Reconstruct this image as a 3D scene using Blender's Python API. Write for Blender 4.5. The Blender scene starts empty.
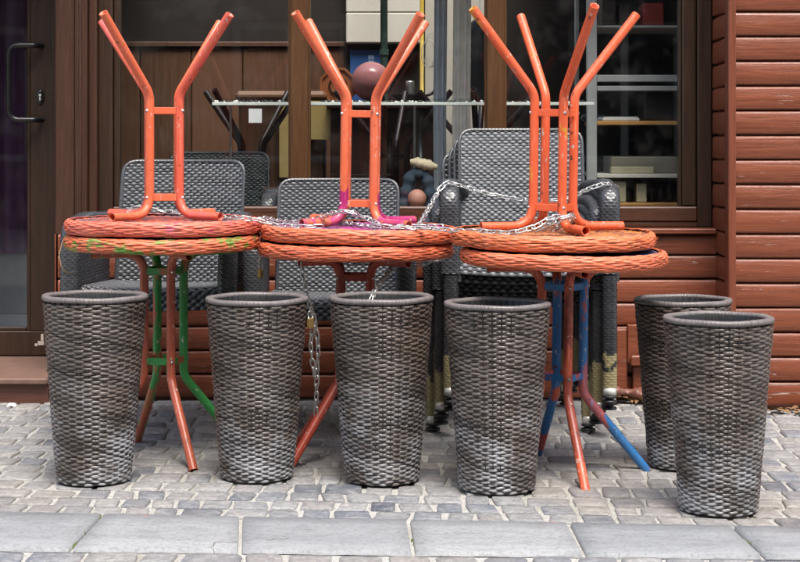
import bpy, math, random
import numpy as np
from mathutils import Vector, Matrix
random.seed(7); RNG = np.random.default_rng(11)
PI = math.pi
SC = bpy.context.scene
COL = SC.collection
F = 1710.0          # focal length in photo pixels (800 wide)
H = 1.08            # eye height
def wx(px, Y): return (px - 400.0) * Y / F
def wz(py, Y): return H - (py - 138.0) * Y / F

# ------------------------------------------------------------------ mesh builder
class MB:
    def __init__(s):
        s.v = []; s.q = []; s.f = []; s.sh = []; s.n = 0; s.mi = []; s.fmi = []; s.sm = []; s.fsm = []; s.wr = []
    def addv(s, P, shade=0.5, wear=0.0):
        P = np.asarray(P, float).reshape(-1, 3)
        s.wr.append(np.array(np.broadcast_to(np.asarray(wear, float).reshape(-1), (len(P),))))
        s.v.append(P)
        sh = np.broadcast_to(np.asarray(shade, float).reshape(-1), (len(P),)) if np.size(shade) in (1, len(P)) else np.full(len(P), .5)
        s.sh.append(np.array(sh)); b = s.n; s.n += len(P); return b
    def quads(s, Q, smooth=True, mi=0):
        Q = np.asarray(Q, int).reshape(-1, 4); s.q.append(Q)
        s.mi.append(np.full(len(Q), mi)); s.sm.append(np.full(len(Q), smooth))
    def ngon(s, idx, smooth=False, mi=0):
        s.f.append(list(idx)); s.fmi.append(mi); s.fsm.append(smooth)
    def grid(s, P, cu=False, cv=False, shade=0.5, smooth=True, mi=0, flip=False, wear=0.0):
        P = np.asarray(P, float); n, m = P.shape[:2]
        if np.ndim(shade) == 1 and len(shade) == n: shade = np.repeat(np.asarray(shade), m)
        b = s.addv(P.reshape(-1, 3), shade, wear)
        I = np.arange(n if cu else n - 1); J = np.arange(m if cv else m - 1)
        A, B = np.meshgrid(I, J, indexing='ij'); A2 = (A + 1) % n; B2 = (B + 1) % m
        Q = np.stack([A*m+B, A2*m+B, A2*m+B2, A*m+B2], -1).reshape(-1, 4) + b
        if flip: Q = Q[:, ::-1]
        s.quads(Q, smooth, mi); return b
    def box(s, x0, x1, y0, y1, z0, z1, bev=0.0, shade=0.5, mi=0, M=None):
        x0, x1 = min(x0, x1), max(x0, x1); y0, y1 = min(y0, y1), max(y0, y1); z0, z1 = min(z0, z1), max(z0, z1)
        b = min(bev, .45*min(x1-x0, y1-y0, z1-z0))
        c = np.array([(x0+x1)/2, (y0+y1)/2, (z0+z1)/2]); h = np.array([(x1-x0)/2, (y1-y0)/2, (z1-z0)/2])
        if b <= 0:
            V = np.array([[sx, sy, sz] for sx in (-1, 1) for sy in (-1, 1) for sz in (-1, 1)])*h + c
            if M is not None: V = np.array([M @ Vector(p) for p in V])
            k = s.addv(V, shade)
            for f in ((0,1,3,2),(4,6,7,5),(0,4,5,1),(2,3,7,6),(0,2,6,4),(1,5,7,3)): s.ngon([k+i for i in f], mi=mi)
            return
        V = []; ix = {}
        for sx in (-1, 1):
            for sy in (-1, 1):
                for sz in (-1, 1):
                    S = np.array([sx, sy, sz])
                    for a in range(3):
                        p = S*(h-b); p[a] = S[a]*h[a]; ix[(sx, sy, sz, a)] = len(V); V.append(p+c)
        if M is not None: V = [M @ Vector(p) for p in V]
        k = s.addv(np.array([list(p) for p in V]), shade)
        fs = []
        for a in range(3):
            o = [i for i in range(3) if i != a]
            for sa in (-1, 1):
                f = []
                for u, w in ((-1,-1),(1,-1),(1,1),(-1,1)):
                    t = [0,0,0]; t[a] = sa; t[o[0]] = u; t[o[1]] = w; f.append((t[0],t[1],t[2],a))
                if (sa > 0) == (a == 1): f.reverse()
                fs.append(f)
            for u in (-1, 1):
                for w in (-1, 1):
                    def key(sa, ax):
                        t = [0,0,0]; t[a] = sa; t[o[0]] = u; t[o[1]] = w; return (t[0],t[1],t[2],ax)
                    f = [key(-1,o[0]), key(1,o[0]), key(1,o[1]), key(-1,o[1])]
                    fs.append(f)
        for sx in (-1, 1):
            for sy in (-1, 1):
                for sz in (-1, 1): fs.append([(sx,sy,sz,a) for a in range(3)])
        for f in fs: s.ngon([k+ix[t] for t in f], mi=mi)
    def tube(s, path, r, seg=12, caps=True, shade=0.5, closed=False, hollow=False, mi=0):
        P = np.asarray(path, float); T, A, B = frames(P, closed)
        R = np.broadcast_to(np.asarray(r, float), (len(P),))
        th = np.linspace(0, 2*PI, seg, endpoint=False)
        G = P[:, None, :] + R[:, None, None]*(np.cos(th)[None, :, None]*A[:, None, :] + np.sin(th)[None, :, None]*B[:, None, :])
        b = s.grid(G, cu=closed, cv=True, shade=shade, mi=mi, flip=True)
        if caps and not closed:
            n = len(P)
            if hollow:
                for e, d in ((0, 1), (n-1, -1)):
                    ring = G[e]; inn = P[e] + (ring-P[e])*.78; deep = inn + T[e]*d*.05
                    s.grid(np.stack([ring, inn, deep]), cv=True, shade=shade, mi=mi, flip=(e != 0))
            else:
                s.ngon([b+i for i in range(seg)], mi=mi); s.ngon([b+(n-1)*seg+i for i in reversed(range(seg))], mi=mi)
    def lathe(s, prof, seg=48, c=(0,0,0), shade=0.5, mi=0, smooth=True):
        pr = np.asarray(prof, float); th = np.linspace(0, 2*PI, seg, endpoint=False)
        G = np.stack([np.stack([c[0]+r*np.cos(th), c[1]+r*np.sin(th), np.full(seg, c[2]+z)], -1) for r, z in pr])
        s.grid(G, cv=True, shade=shade, mi=mi, smooth=smooth, flip=True)
    def build(s, name, mats, parent=None, recalc=False):
        V = np.concatenate(s.v) if s.v else np.zeros((0, 3)); sh = np.concatenate(s.sh)
        Q = np.concatenate(s.q) if s.q else np.zeros((0, 4), int)
        loops = np.concatenate([Q.reshape(-1), np.array([i for f in s.f for i in f], int)]) if (len(Q) or s.f) else np.zeros(0, int)
        tot = np.concatenate([np.full(len(Q), 4), np.array([len(f) for f in s.f], int)]).astype(int)
        st = np.concatenate([[0], np.cumsum(tot)[:-1]]).astype(int)
        me = bpy.data.meshes.new(name); me.vertices.add(len(V)); me.vertices.foreach_set('co', V.astype(np.float32).ravel())
        me.loops.add(len(loops)); me.loops.foreach_set('vertex_index', loops.astype(np.int32))
        me.polygons.add(len(tot)); me.polygons.foreach_set('loop_start', st.astype(np.int32)); me.polygons.foreach_set('loop_total', tot.astype(np.int32))
        me.update(calc_edges=True)
        mi = np.concatenate((s.mi if s.mi else []) + [np.array(s.fmi, int)]).astype(np.int32)
        sm = np.concatenate((s.sm if s.sm else []) + [np.array(s.fsm, bool)]).astype(bool)
        me.polygons.foreach_set('material_index', mi); me.polygons.foreach_set('use_smooth', sm)
        at = me.attributes.new('shade', 'FLOAT', 'POINT'); at.data.foreach_set('value', sh.astype(np.float32))
        at = me.attributes.new('wear', 'FLOAT', 'POINT'); at.data.foreach_set('value', np.concatenate(s.wr).astype(np.float32))
        me.validate()
        for m in (mats if isinstance(mats, (list, tuple)) else [mats]): me.materials.append(m)
        o = bpy.data.objects.new(name, me); COL.objects.link(o)
        if parent is not None: o.parent = parent
        return o

def frames(P, closed=False):
    n = len(P)
    if closed: T = np.roll(P, -1, 0) - np.roll(P, 1, 0)
    else: T = np.gradient(P, axis=0)
    T = T/np.maximum(np.linalg.norm(T, axis=1, keepdims=True), 1e-9)
    up = np.array([0, 0, 1.]) if abs(T[0][2]) < .9 else np.array([1., 0, 0])
    a = np.cross(T[0], up); a /= np.linalg.norm(a); A = [a]
    for i in range(1, n):
        a = A[-1] - T[i]*np.dot(A[-1], T[i]); a /= max(np.linalg.norm(a), 1e-9); A.append(a)
    A = np.array(A); B = np.cross(T, A); return T, A, B
def smooth_path(pts, rad, n=7):
    """polyline with filleted corners of the given radius"""
    P = [np.array(p, float) for p in pts]; out = [P[0]]
    for i in range(1, len(P)-1):
        a = P[i-1]-P[i]; b = P[i+1]-P[i]; la = np.linalg.norm(a); lb = np.linalg.norm(b); a /= la; b /= lb
        ang = math.acos(max(-1, min(1, float(np.dot(a, b)))))
        d = min(rad/math.tan(ang/2), .48*la, .48*lb)
        s, e = P[i]+a*d, P[i]+b*d
        for t in np.linspace(0, 1, n): out.append((1-t)**2*s + 2*t*(1-t)*P[i] + t*t*e)
    out.append(P[-1]); return np.array(out)
def resample(P, step):
    P = np.asarray(P, float); d = np.concatenate([[0], np.cumsum(np.linalg.norm(np.diff(P, axis=0), axis=1))])
    n = max(2, int(round(d[-1]/step))+1); t = np.linspace(0, d[-1], n)
    return np.stack([np.interp(t, d, P[:, k]) for k in range(3)], -1)
def strip(mb, P, N, w, t, closed=False, shade=0.5, both=False, mi=0, wear=None):
    """one flat strand with rounded shoulders following P with surface normal N"""
    T = (np.roll(P, -1, 0)-np.roll(P, 1, 0)) if closed else np.gradient(P, axis=0)
    T /= np.maximum(np.linalg.norm(T, axis=1, keepdims=True), 1e-9)
    L = np.cross(T, N); L /= np.maximum(np.linalg.norm(L, axis=1, keepdims=True), 1e-9)
    sec = [(-.5, -1.0), (-.41, .35), (-.2, .95), (.2, 1.0), (.41, .4), (.5, -1.0)]
    if both: sec += [(.3, -1.6), (-.3, -1.6)]
    W = np.broadcast_to(np.asarray(w, float), (len(P),))
    G = np.stack([P + L*(a*W)[:, None] + N*(b*t) for a, b in sec], 1)
    wr = 0.0
    if wear is not None: wr = np.outer(wear, [.1, .7, 1., 1., .6, .1]+([0, 0] if both else []))
    mb.grid(G, cu=closed, cv=both, shade=shade, mi=mi, wear=wr)
def weave_tube(mb, path, ra, rb, pitch=.011, around=9, amp=.0022, seg=22, side=None, shade=.5):
    """tube wrapped in woven strands; ra across 'side', rb the other way"""
    P = resample(path, pitch/3); T, A, B = frames(P)
    if side is not None:
        S = np.array(side, float); A = S[None]-T*(T@S)[:, None]; A /= np.linalg.norm(A, axis=1, keepdims=True); B = np.cross(T, A)
    i = np.arange(len(P)); row = i//3; ph = i % 3
    th = np.linspace(0, 2*PI, seg*2, endpoint=False)
    prof = np.where(ph == 0, -.7, 0.3)
    D = amp*(prof[:, None] + .9*np.cos(around*th[None, :] + PI*row[:, None]))
    ct, st = np.cos(th), np.sin(th)
    sx = np.sign(ct)*np.abs(ct)**.8; sy = np.sign(st)*np.abs(st)**.8
    G = P[:, None] + (ra+D)[..., None]*sx[None, :, None]*A[:, None] + (rb+D)[..., None]*sy[None, :, None]*B[:, None]
    b = mb.grid(G, cv=True, shade=.35+.4*RNG.random(len(row))[row], flip=True)
    m = seg*2; mb.ngon([b+k for k in range(m)]); mb.ngon([b+(len(P)-1)*m+k for k in reversed(range(m))])

# ------------------------------------------------------------------ scene graph helpers
def tag(o, label=None, cat=None, group=None, kind=None):
    if label: o['label'] = label
    if cat: o['category'] = cat
    if group: o['group'] = group
    if kind: o['kind'] = kind
    return o
def thing(name, label, cat, loc=(0, 0, 0), rot=(0, 0, 0), group=None):
    o = bpy.data.objects.new(name, None); o.empty_display_size = .1; COL.objects.link(o)
    o.location = loc; o.rotation_euler = rot; return tag(o, label, cat, group)
def copy_tree(o, parent=None):
    kids = list(o.children); c = o.copy(); COL.objects.link(c); c.parent = parent
    for k in kids: copy_tree(k, c)
    return c

# ------------------------------------------------------------------ materials
def lin(r, g, b):
    f = lambda c: (c/255/12.92) if c/255 <= .04045 else ((c/255+.055)/1.055)**2.4
    return (f(r), f(g), f(b), 1)
class NM:
    def __init__(s, name):
        s.m = bpy.data.materials.new(name); s.m.use_nodes = True; s.t = s.m.node_tree; s.N = s.t.nodes; s.L = s.t.links
        s.b = s.N['Principled BSDF']; s.tc = s.N.new('ShaderNodeTexCoord')
        s.src = s.tc.outputs['Object']
    def link(s, a, b): s.L.new(a, b)
    def mapping(s, scale=(1,1,1), loc=(0,0,0), rot=(0,0,0)):
        n = s.N.new('ShaderNodeMapping'); n.inputs['Scale'].default_value = scale; n.inputs['Location'].default_value = loc; n.inputs['Rotation'].default_value = rot
        s.link(s.src, n.inputs['Vector']); return n.outputs['Vector']
    def noise(s, scale=5, detail=4, rough=.55, vec=None, dist=0):
        n = s.N.new('ShaderNodeTexNoise'); n.inputs['Scale'].default_value = scale; n.inputs['Detail'].default_value = detail
        n.inputs['Roughness'].default_value = rough; n.inputs['Distortion'].default_value = dist
        s.link(vec if vec is not None else s.src, n.inputs['Vector']); return n.outputs['Fac']
    def ramp(s, fac, stops, interp='LINEAR'):
        n = s.N.new('ShaderNodeValToRGB'); n.color_ramp.interpolation = interp; e = n.color_ramp.elements
        while len(e) < len(stops): e.new(.5)
        for i, (p, c) in enumerate(stops):
            e[i].position = p; e[i].color = c if len(c) == 4 else (*c, 1)
        s.link(fac, n.inputs['Fac']); return n.outputs['Color']
    def mix(s, fac, a, b, mode='MIX'):
        n = s.N.new('ShaderNodeMix'); n.data_type = 'RGBA'; n.blend_type = mode
        for k, v in ((0, fac), (6, a), (7, b)):
            if isinstance(v, (int, float)): n.inputs[k].default_value = v
            elif isinstance(v, tuple): n.inputs[k].default_value = v if len(v) == 4 else (*v, 1)
            else: s.link(v, n.inputs[k])
        return n.outputs[2]
    def math(s, op, a, b=0.0, c=None, clamp=False):
        n = s.N.new('ShaderNodeMath'); n.operation = op; n.use_clamp = clamp
        for k, v in enumerate((a, b) if c is None else (a, b, c)):
            if isinstance(v, (int, float)): n.inputs[k].default_value = v
            else: s.link(v, n.inputs[k])
        return n.outputs[0]
    def attr(s, name='shade'):
        n = s.N.new('ShaderNodeAttribute'); n.attribute_name = name; return n.outputs['Fac']
    def sep(s):
        n = s.N.new('ShaderNodeSeparateXYZ'); s.link(s.src, n.inputs[0]); return n.outputs
    def rand(s):
        return s.N.new('ShaderNodeObjectInfo').outputs['Random']
    def bump(s, h, strength=.3, dist=.01):
        n = s.N.new('ShaderNodeBump'); n.inputs['Strength'].default_value = strength; n.inputs['Distance'].default_value = dist
        s.link(h, n.inputs['Height']); s.link(n.outputs['Normal'], s.b.inputs['Normal'])
    def set(s, col=None, rough=None, metal=None, spec=None, coat=None):
        for k, v in (('Base Color', col), ('Roughness', rough), ('Metallic', metal), ('Specular IOR Level', spec), ('Coat Weight', coat)):
            if v is None: continue
            i = s.b.inputs[k]
            if isinstance(v, (int, float)): i.default_value = v
            elif isinstance(v, tuple): i.default_value = v if len(v) == 4 else (*v, 1)
            else: s.link(v, i)
        return s.m
def plain(name, col, rough=.5, metal=0, var=.25, scale=14, spec=.5):
    n = NM(name); f = n.noise(scale, 5); c = n.mix(f, tuple(x*(1-var) for x in col[:3]), tuple(min(1, x*(1+var)) for x in col[:3]))
    n.bump(f, .12, .004); r = n.math('MULTIPLY_ADD', f, .25, rough-.12); return n.set(c, r, metal, spec)

def paint_mat(name, A, B, thr, seed, scale=9, rough=.36, speck=(.5,.45,.4), above=None):
    """tube paint: coat A with patches of an older coat B showing, chips"""
    n = NM(name); v = n.mapping((1, 1, .55), (seed, seed*1.7, seed*.6))
    f = n.noise(scale, 6, .62, v)
    if above: f = n.math('ADD', f, n.ramp(n.math('MULTIPLY_ADD', f, .35, n.math('ADD', n.sep()[2], -.175)), [(above-.02, (1,1,1)), (above+.02, (0,0,0))]))
    m = n.ramp(f, [(thr-.015, (0,0,0)), (thr+.015, (1,1,1))])
    c = n.mix(m, B, A); f2 = n.noise(30, 4, .6, v)
    c = n.mix(n.math('MULTIPLY', f2, .35), c, (.06, .02, .012))
    ch = n.noise(70, 3, .6, v); c = n.mix(n.ramp(ch, [(.66, (0,0,0)), (.68, (1,1,1))]), c, speck)
    ru = n.noise(34, 5, .7, n.mapping((1, 1, .8), (seed*2.3, seed, 4))); c = n.mix(n.ramp(ru, [(.63, (0,0,0)), (.655, (1,1,1))]), c, (.10, .032, .016))
    sc = n.noise(1, 3, .6, n.mapping((160, 160, 9), (seed, 3, seed))); c = n.mix(n.math('MULTIPLY', n.ramp(sc, [(.62, (0,0,0)), (.66, (1,1,1))]), .55), c, tuple(min(1, x*1.15+.16) for x in A))
    lg = n.noise(4, 4, .6, n.mapping((1, 1, 1), (seed, 9, 1))); c = n.mix(n.math('MULTIPLY', n.ramp(lg, [(.42, (0,0,0)), (.62, (1,1,1))]), .22), c, tuple(min(1, x*.95+.06) for x in A))
    n.bump(n.math('ADD', f, n.math('MULTIPLY', ch, .4)), .25, .002)
    return n.set(c, n.math('MULTIPLY_ADD', f2, .3, rough-.12), 0, .5)

ORANGE = (.74, .145, .058); REDOR = (.64, .095, .045); EDGE = (.80, .165, .066); GREEN = (.02, .27, .05); BLUE = (.012, .13, .36); MAGENTA = (.42, .012, .16); YELLOW = (.62, .33, .02); BROWNRED = (.46, .100, .050)
def rattan_mat(name, A, B, dust, dustcol, rough=.36, zsplit=None, fade=None, wearmix=False):
    n = NM(name); sh = n.attr(); c = n.mix(sh, A, B); info = n.rand()
    off = n.N.new('ShaderNodeVectorMath'); off.operation = 'ADD'; n.link(n.src, off.inputs[0])
    comb = n.N.new('ShaderNodeCombineXYZ'); n.link(n.math('MULTIPLY', info, 37.0), comb.inputs[0]); n.link(n.math('MULTIPLY', info, 11.0), comb.inputs[1]); n.link(comb.outputs[0], off.inputs[1])
    f = n.noise(5.5, 5, .6, off.outputs[0]); f2 = n.noise(60, 4, .65, off.outputs[0])
    if fade: c = n.mix(n.ramp(n.noise(4.2, 3, .5, off.outputs[0]), [(.50, (0,0,0)), (.72, (.6,.6,.6))]), c, fade)
    if dust:
        z = n.sep()[2]
        g = n.math('MULTIPLY_ADD', z, -2.5, 1.0, clamp=True)       # splash and dust climb from the ground
        d = n.math('MULTIPLY', n.math('MULTIPLY', n.math('MULTIPLY_ADD', g, 1.0, .10), n.math('MULTIPLY_ADD', n.noise(8.5, 4, .55, off.outputs[0]), 3.4, -1.05)), n.math('MULTIPLY', f2, 1.25))
        d = n.ramp(d, [(.12, (0,0,0)), (.55, (1,1,1))]); wr = n.attr('wear')
        c = n.mix(n.math('MULTIPLY', n.math('MULTIPLY', d, dust), n.math('MULTIPLY_ADD', wr, .85, .15)), c, dustcol)
        c = n.mix(n.math('MULTIPLY', n.math('POWER', wr, 3.0), .22), c, (.30, .27, .25))
        c = n.mix(n.math('SUBTRACT', 1.0, wr), c, n.mix(.75, c, (.010, .008, .007)))  # gaps between strands darkened, shade painted into the colour
    else:
        if wearmix:
            wr = n.attr('wear'); c = n.mix(n.math('MULTIPLY', n.math('SUBTRACT', 1.0, wr), .75), c, (.010, .010, .011)); c = n.mix(n.math('MULTIPLY', n.math('POWER', wr, 3.0), .16), c, (.3, .31, .33))  # chair weave gaps painted darker as shade; raised strands scuffed paler
        c = n.mix(n.ramp(f2, [(.55, (0,0,0)), (.85, (.35,.35,.35))]), c, dustcol)
    if zsplit:
        zz = n.sep()[2]; k = n.ramp(n.math('MULTIPLY_ADD', f, .4, zz), [(zsplit-.004, (1,1,1)), (zsplit+.004, (0,0,0))]); c = n.mix(k, c, (.27, .23, .12))
    n.bump(f2, .15, .001)
    return n.set(c, n.math('MULTIPLY_ADD', f, .3, rough-.14), 0, .5)
M = {}
M['planter'] = rattan_mat('planter_rattan', (.050, .038, .032), (.125, .096, .080), .80, (.43, .45, .49), .24, fade=(.125, .080, .055))
M['planter_rim'] = rattan_mat('planter_rim_rattan', (.11, .096, .092), (.19, .17, .165), 0, (.35, .34, .35), .36)
M['liner'] = plain('planter_liner', (.012, .012, .013), .5)
M['chair'] = rattan_mat('chair_rattan', (.048, .050, .054), (.105, .109, .116), 0, (.24, .25, .26), .28, wearmix=True)
M['chair_faded'] = rattan_mat('chair_faded_rattan', (.12, .124, .130), (.22, .227, .238), 0, (.32, .33, .34), .30, wearmix=True)  # lighter copy of the chair weave, strong light put into its colour
M['chair_arm'] = rattan_mat('chair_arm_rattan', (.022, .023, .026), (.055, .057, .063), 0, (.2, .21, .22), .27)
M['chair_leg'] = rattan_mat('chair_leg_rattan', (.014, .014, .016), (.035, .036, .04), 0, (.2, .2, .2), .36, zsplit=.385)
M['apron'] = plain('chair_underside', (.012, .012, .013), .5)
M['steel'] = plain('galvanised_steel', (.62, .62, .60), .34, .85, .2, 60)
M['alu'] = plain('ferrule_metal', (.68, .67, .62), .4, .4)
M['rubber'] = plain('black_rubber', (.012, .012, .013), .5)
M['brass'] = plain('padlock_brass', (.42, .28, .10), .45, .6)
M['black_metal'] = plain('black_metal', (.012, .012, .013), .3)
M['dark_tube'] = plain('dark_brown_tube', (.035, .018, .014), .3)

def siding_mat(name, base, dark, seed, axis=0, scr=.69):
    n = NM(name); sc = [3, 60, 60]; sc2 = [5, 55, 90]
    if axis == 2: sc = [60, 60, 3]; sc2 = [90, 55, 5]
    sh = n.attr(); v = n.mapping(tuple(sc), (seed, seed, seed)); g = n.noise(1, 8, .72, v, .8)
    c = n.mix(n.ramp(g, [(.36, (0,0,0)), (.60, (1,1,1))]), dark, base)
    c = n.mix(n.math('MULTIPLY', n.math('SUBTRACT', sh, .5), 1.0, clamp=True), c, tuple(min(1, x*1.7) for x in base))
    v2 = n.mapping(tuple(sc2), (seed*3, 0, seed)); s2 = n.noise(1, 4, .7, v2, 1.5); big = n.noise(1.8, 3, .6)
    scr_f = n.math('MULTIPLY', n.ramp(s2, [(scr, (0,0,0)), (scr+.035, (1,1,1))]), n.ramp(big, [(.45, (0,0,0)), (.62, (1,1,1))]))
    c = n.mix(scr_f, c, (.55, .44, .38)); f3 = n.noise(2.2, 4, .6); c = n.mix(n.math('MULTIPLY', f3, .35), c, dark)
    n.bump(n.math('ADD', g, n.math('MULTIPLY', scr_f, -.6)), .6, .004)
    return n.set(c, n.math('MULTIPLY_ADD', g, .3, .22), 0, .5)
M['siding'] = siding_mat('red_brown_siding', (.230, .062, .026), (.125, .032, .014), 3.1, 0, .66)
M['siding_dark'] = siding_mat('window_parapet_siding', (.225, .060, .026), (.12, .030, .013), 7.7, 0, .65)
M['trim'] = siding_mat('corner_trim_paint', (.215, .060, .029), (.125, .034, .017), 1.3, 2, .72)
M['frame'] = siding_mat('brown_frame_paint', (.047, .023, .012), (.025, .013, .007), 5.3, 2, .78)
M['frame_gold'] = siding_mat('golden_frame_varnish', (.10, .044, .014), (.06, .025, .009), 2.3, 2, .8)
M['frame_red'] = siding_mat('reddish_frame_paint', (.085, .032, .014), (.05, .018, .009), 9.3, 0, .75)
M['post'] = siding_mat('post_paint', (.066, .027, .014), (.036, .015, .009), 4.4, 2, .74)
M['step_top'] = plain('worn_step_top', (.15, .085, .062), .7, 0, .35, 22)
M['step'] = siding_mat('step_plank', (.13, .05, .032), (.07, .028, .02), 6.1, 0, .74)
M['room_brown'] = siding_mat('interior_wood_panel', (.13, .066, .038), (.075, .038, .022), 8.1, 2, .9)
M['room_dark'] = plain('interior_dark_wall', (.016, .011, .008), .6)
M['room_floor'] = plain('interior_floor', (.30, .33, .36), .5)
M['plaster'] = plain('pale_plaster', (.48, .45, .39), .8, 0, .15, 3)
M['ceil'] = plain('interior_ceiling', (.35, .32, .28), .8)
M['wood_shelf'] = plain('pine_shelf', (.58, .30, .09), .5)
M['grey_metal'] = plain('grey_cabinet_metal', (.42, .43, .43), .4)
M['black'] = plain('black_plastic', (.015, .015, .017), .4)
M['carton'] = plain('grey_carton', (.20, .185, .14), .7)
M['cream'] = plain('cream_carton', (.38, .35, .24), .7)
M['paper'] = plain('white_paper', (.72, .73, .74), .7, 0, .08)
M['yellow_paper'] = plain('yellow_paper', (.60, .44, .16), .6)
M['pink'] = plain('pink_glaze', (.50, .20, .20), .22, 0, .12, 6)
M['keg'] = plain('orange_brown_wood', (.42, .15, .06), .5)
M['blue'] = plain('blue_board_paint', (.03, .11, .34), .45)
M['pane_blue'] = plain('pale_blue_pane', (.32, .48, .72), .3)
M['pipe_green'] = plain('dark_green_pipe', (.045, .085, .075), .25)
M['pipe_yellow'] = plain('yellow_pipe', (.60, .42, .06), .4)
M['curtain'] = plain('grey_curtain', (.62, .66, .70), .8)
M['curtain_pale'] = plain('cream_curtain', (.78, .75, .69), .8)
M['denim'] = plain('denim', (.022, .04, .062), .85, 0, .4, 60)
M['towel'] = plain('cream_towel', (.62, .52, .36), .9, 0, .2, 60)
M['ball'] = plain('pink_ball', (.40, .19, .14), .55)
M['counter'] = plain('counter_dark_wood', (.05, .025, .018), .35)
M['tan_top'] = plain('tan_wood_top', (.26, .13, .065), .5)
M['white_panel'] = plain('white_painted_boards', (.68, .65, .57), .6, 0, .06)
M['chip'] = plain('bare_chipped_paint', (.62, .52, .44), .8)
M['tan_cord'] = plain('frayed_strand', (.36, .24, .15), .7)
M['leaf'] = plain('dry_leaf', (.20, .11, .05), .8, 0, .5, 40)
M['moss'] = plain('moss', (.07, .10, .015), .9, 0, .5, 60)
def glass_mat():
    n = NM('window_glass'); n.N.remove(n.b); out = n.N['Material Output']
    tr = n.N.new('ShaderNodeBsdfTransparent'); tr.inputs[0].default_value = (.96, .97, .96, 1)
    gl = n.N.new('ShaderNodeBsdfGlossy'); gl.inputs['Roughness'].default_value = .015; gl.inputs['Color'].default_value = (1,1,1,1)
    df = n.N.new('ShaderNodeBsdfDiffuse'); df.inputs[0].default_value = (.55, .53, .5, 1)
    fr = n.N.new('ShaderNodeFresnel'); fr.inputs['IOR'].default_value = 1.5; ge = n.N.new('ShaderNodeNewGeometry')
    ff = n.math('MULTIPLY', fr.outputs[0], n.math('SUBTRACT', 1.0, ge.outputs['Backfacing']))      # a pane reflects at its outer face; light leaves freely at the inner one
    m1 = n.N.new('ShaderNodeMixShader'); n.link(ff, m1.inputs[0]); n.link(tr.outputs[0], m1.inputs[1]); n.link(gl.outputs[0], m1.inputs[2])
    f = n.noise(7, 6, .7); d = n.math('MULTIPLY', n.ramp(f, [(.5, (0,0,0)), (.8, (1,1,1))]), .02)
    m2 = n.N.new('ShaderNodeMixShader'); n.link(d, m2.inputs[0]); n.link(m1.outputs[0], m2.inputs[1]); n.link(df.outputs[0], m2.inputs[2])
    n.link(m2.outputs[0], out.inputs['Surface']); return n.m
M['glass'] = glass_mat()
def shelf_glass_mat():
    n = NM('shelf_glass'); n.N.remove(n.b); out = n.N['Material Output']
    tr = n.N.new('ShaderNodeBsdfTransparent'); tr.inputs[0].default_value = (.9, .95, .93, 1)
    gl = n.N.new('ShaderNodeBsdfGlossy'); gl.inputs['Roughness'].default_value = .05
    fr = n.N.new('ShaderNodeFresnel'); ge = n.N.new('ShaderNodeNewGeometry'); ff = n.math('MULTIPLY', fr.outputs[0], n.math('SUBTRACT', 1.0, ge.outputs['Backfacing'])); m1 = n.N.new('ShaderNodeMixShader')
    n.link(ff, m1.inputs[0]); n.link(tr.outputs[0], m1.inputs[1]); n.link(gl.outputs[0], m1.inputs[2]); n.link(m1.outputs[0], out.inputs['Surface']); return n.m
M['shelf_glass'] = shelf_glass_mat()
M['shelf_edge'] = plain('frosted_glass_edge', (.66, .70, .66), .3)

# ------------------------------------------------------------------ ground
def sett_mat():
    n = NM('sett_stone'); sh = n.attr()
    c = n.ramp(sh, [(0, (.25, .24, .23)), (.22, (.33, .325, .32)), (.40, (.215, .22, .23)), (.58, (.29, .28, .275)), (.72, (.18, .195, .225)), (.86, (.115, .13, .16)), (1, (.07, .082, .11))])
    f = n.noise(9, 5, .65); f2 = n.noise(55, 5, .7); big = n.noise(1.1, 3, .5)
    c = n.mix(n.math('MULTIPLY', n.ramp(f, [(.42, (0,0,0)), (.7, (1,1,1))]), .38), c, (.44, .415, .375))   # sand trodden over
    c = n.mix(n.ramp(f2, [(.44, (.75,.75,.75)), (.60, (0,0,0))]), c, n.mix(.55, c, (.06, .06, .06)))
    c = n.mix(n.ramp(n.noise(150, 3, .7), [(.58, (0,0,0)), (.70, (.6,.6,.6))]), c, (.52, .50, .47))
    c = n.mix(n.math('MULTIPLY', n.ramp(n.noise(24, 5, .7), [(.52, (0,0,0)), (.68, (1,1,1))]), .30), c, (.48, .46, .42))
    c = n.mix(n.math('MULTIPLY', n.ramp(big, [(.45, (0,0,0)), (.6, (1,1,1))]), .25), c, (.33, .27, .21))
    n.bump(n.math('ADD', f2, f), .8, .008); return n.set(c, n.math('MULTIPLY_ADD', f, .35, .4), 0, .4)
def mortar_mat():
    n = NM('sand_joint'); f = n.noise(11, 6, .65); f2 = n.noise(140, 4, .7)
    c = n.mix(f, (.40, .385, .35), (.60, .585, .55)); c = n.mix(n.ramp(f2, [(.42, (.8,.8,.8)), (.6, (0,0,0))]), c, (.17, .16, .14)); c = n.mix(n.ramp(n.noise(2.3, 4, .6), [(.5, (0,0,0)), (.68, (.6,.6,.6))]), c, (.20, .19, .15))
    n.bump(f2, .5, .004); return n.set(c, .85, 0, .3)
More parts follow.
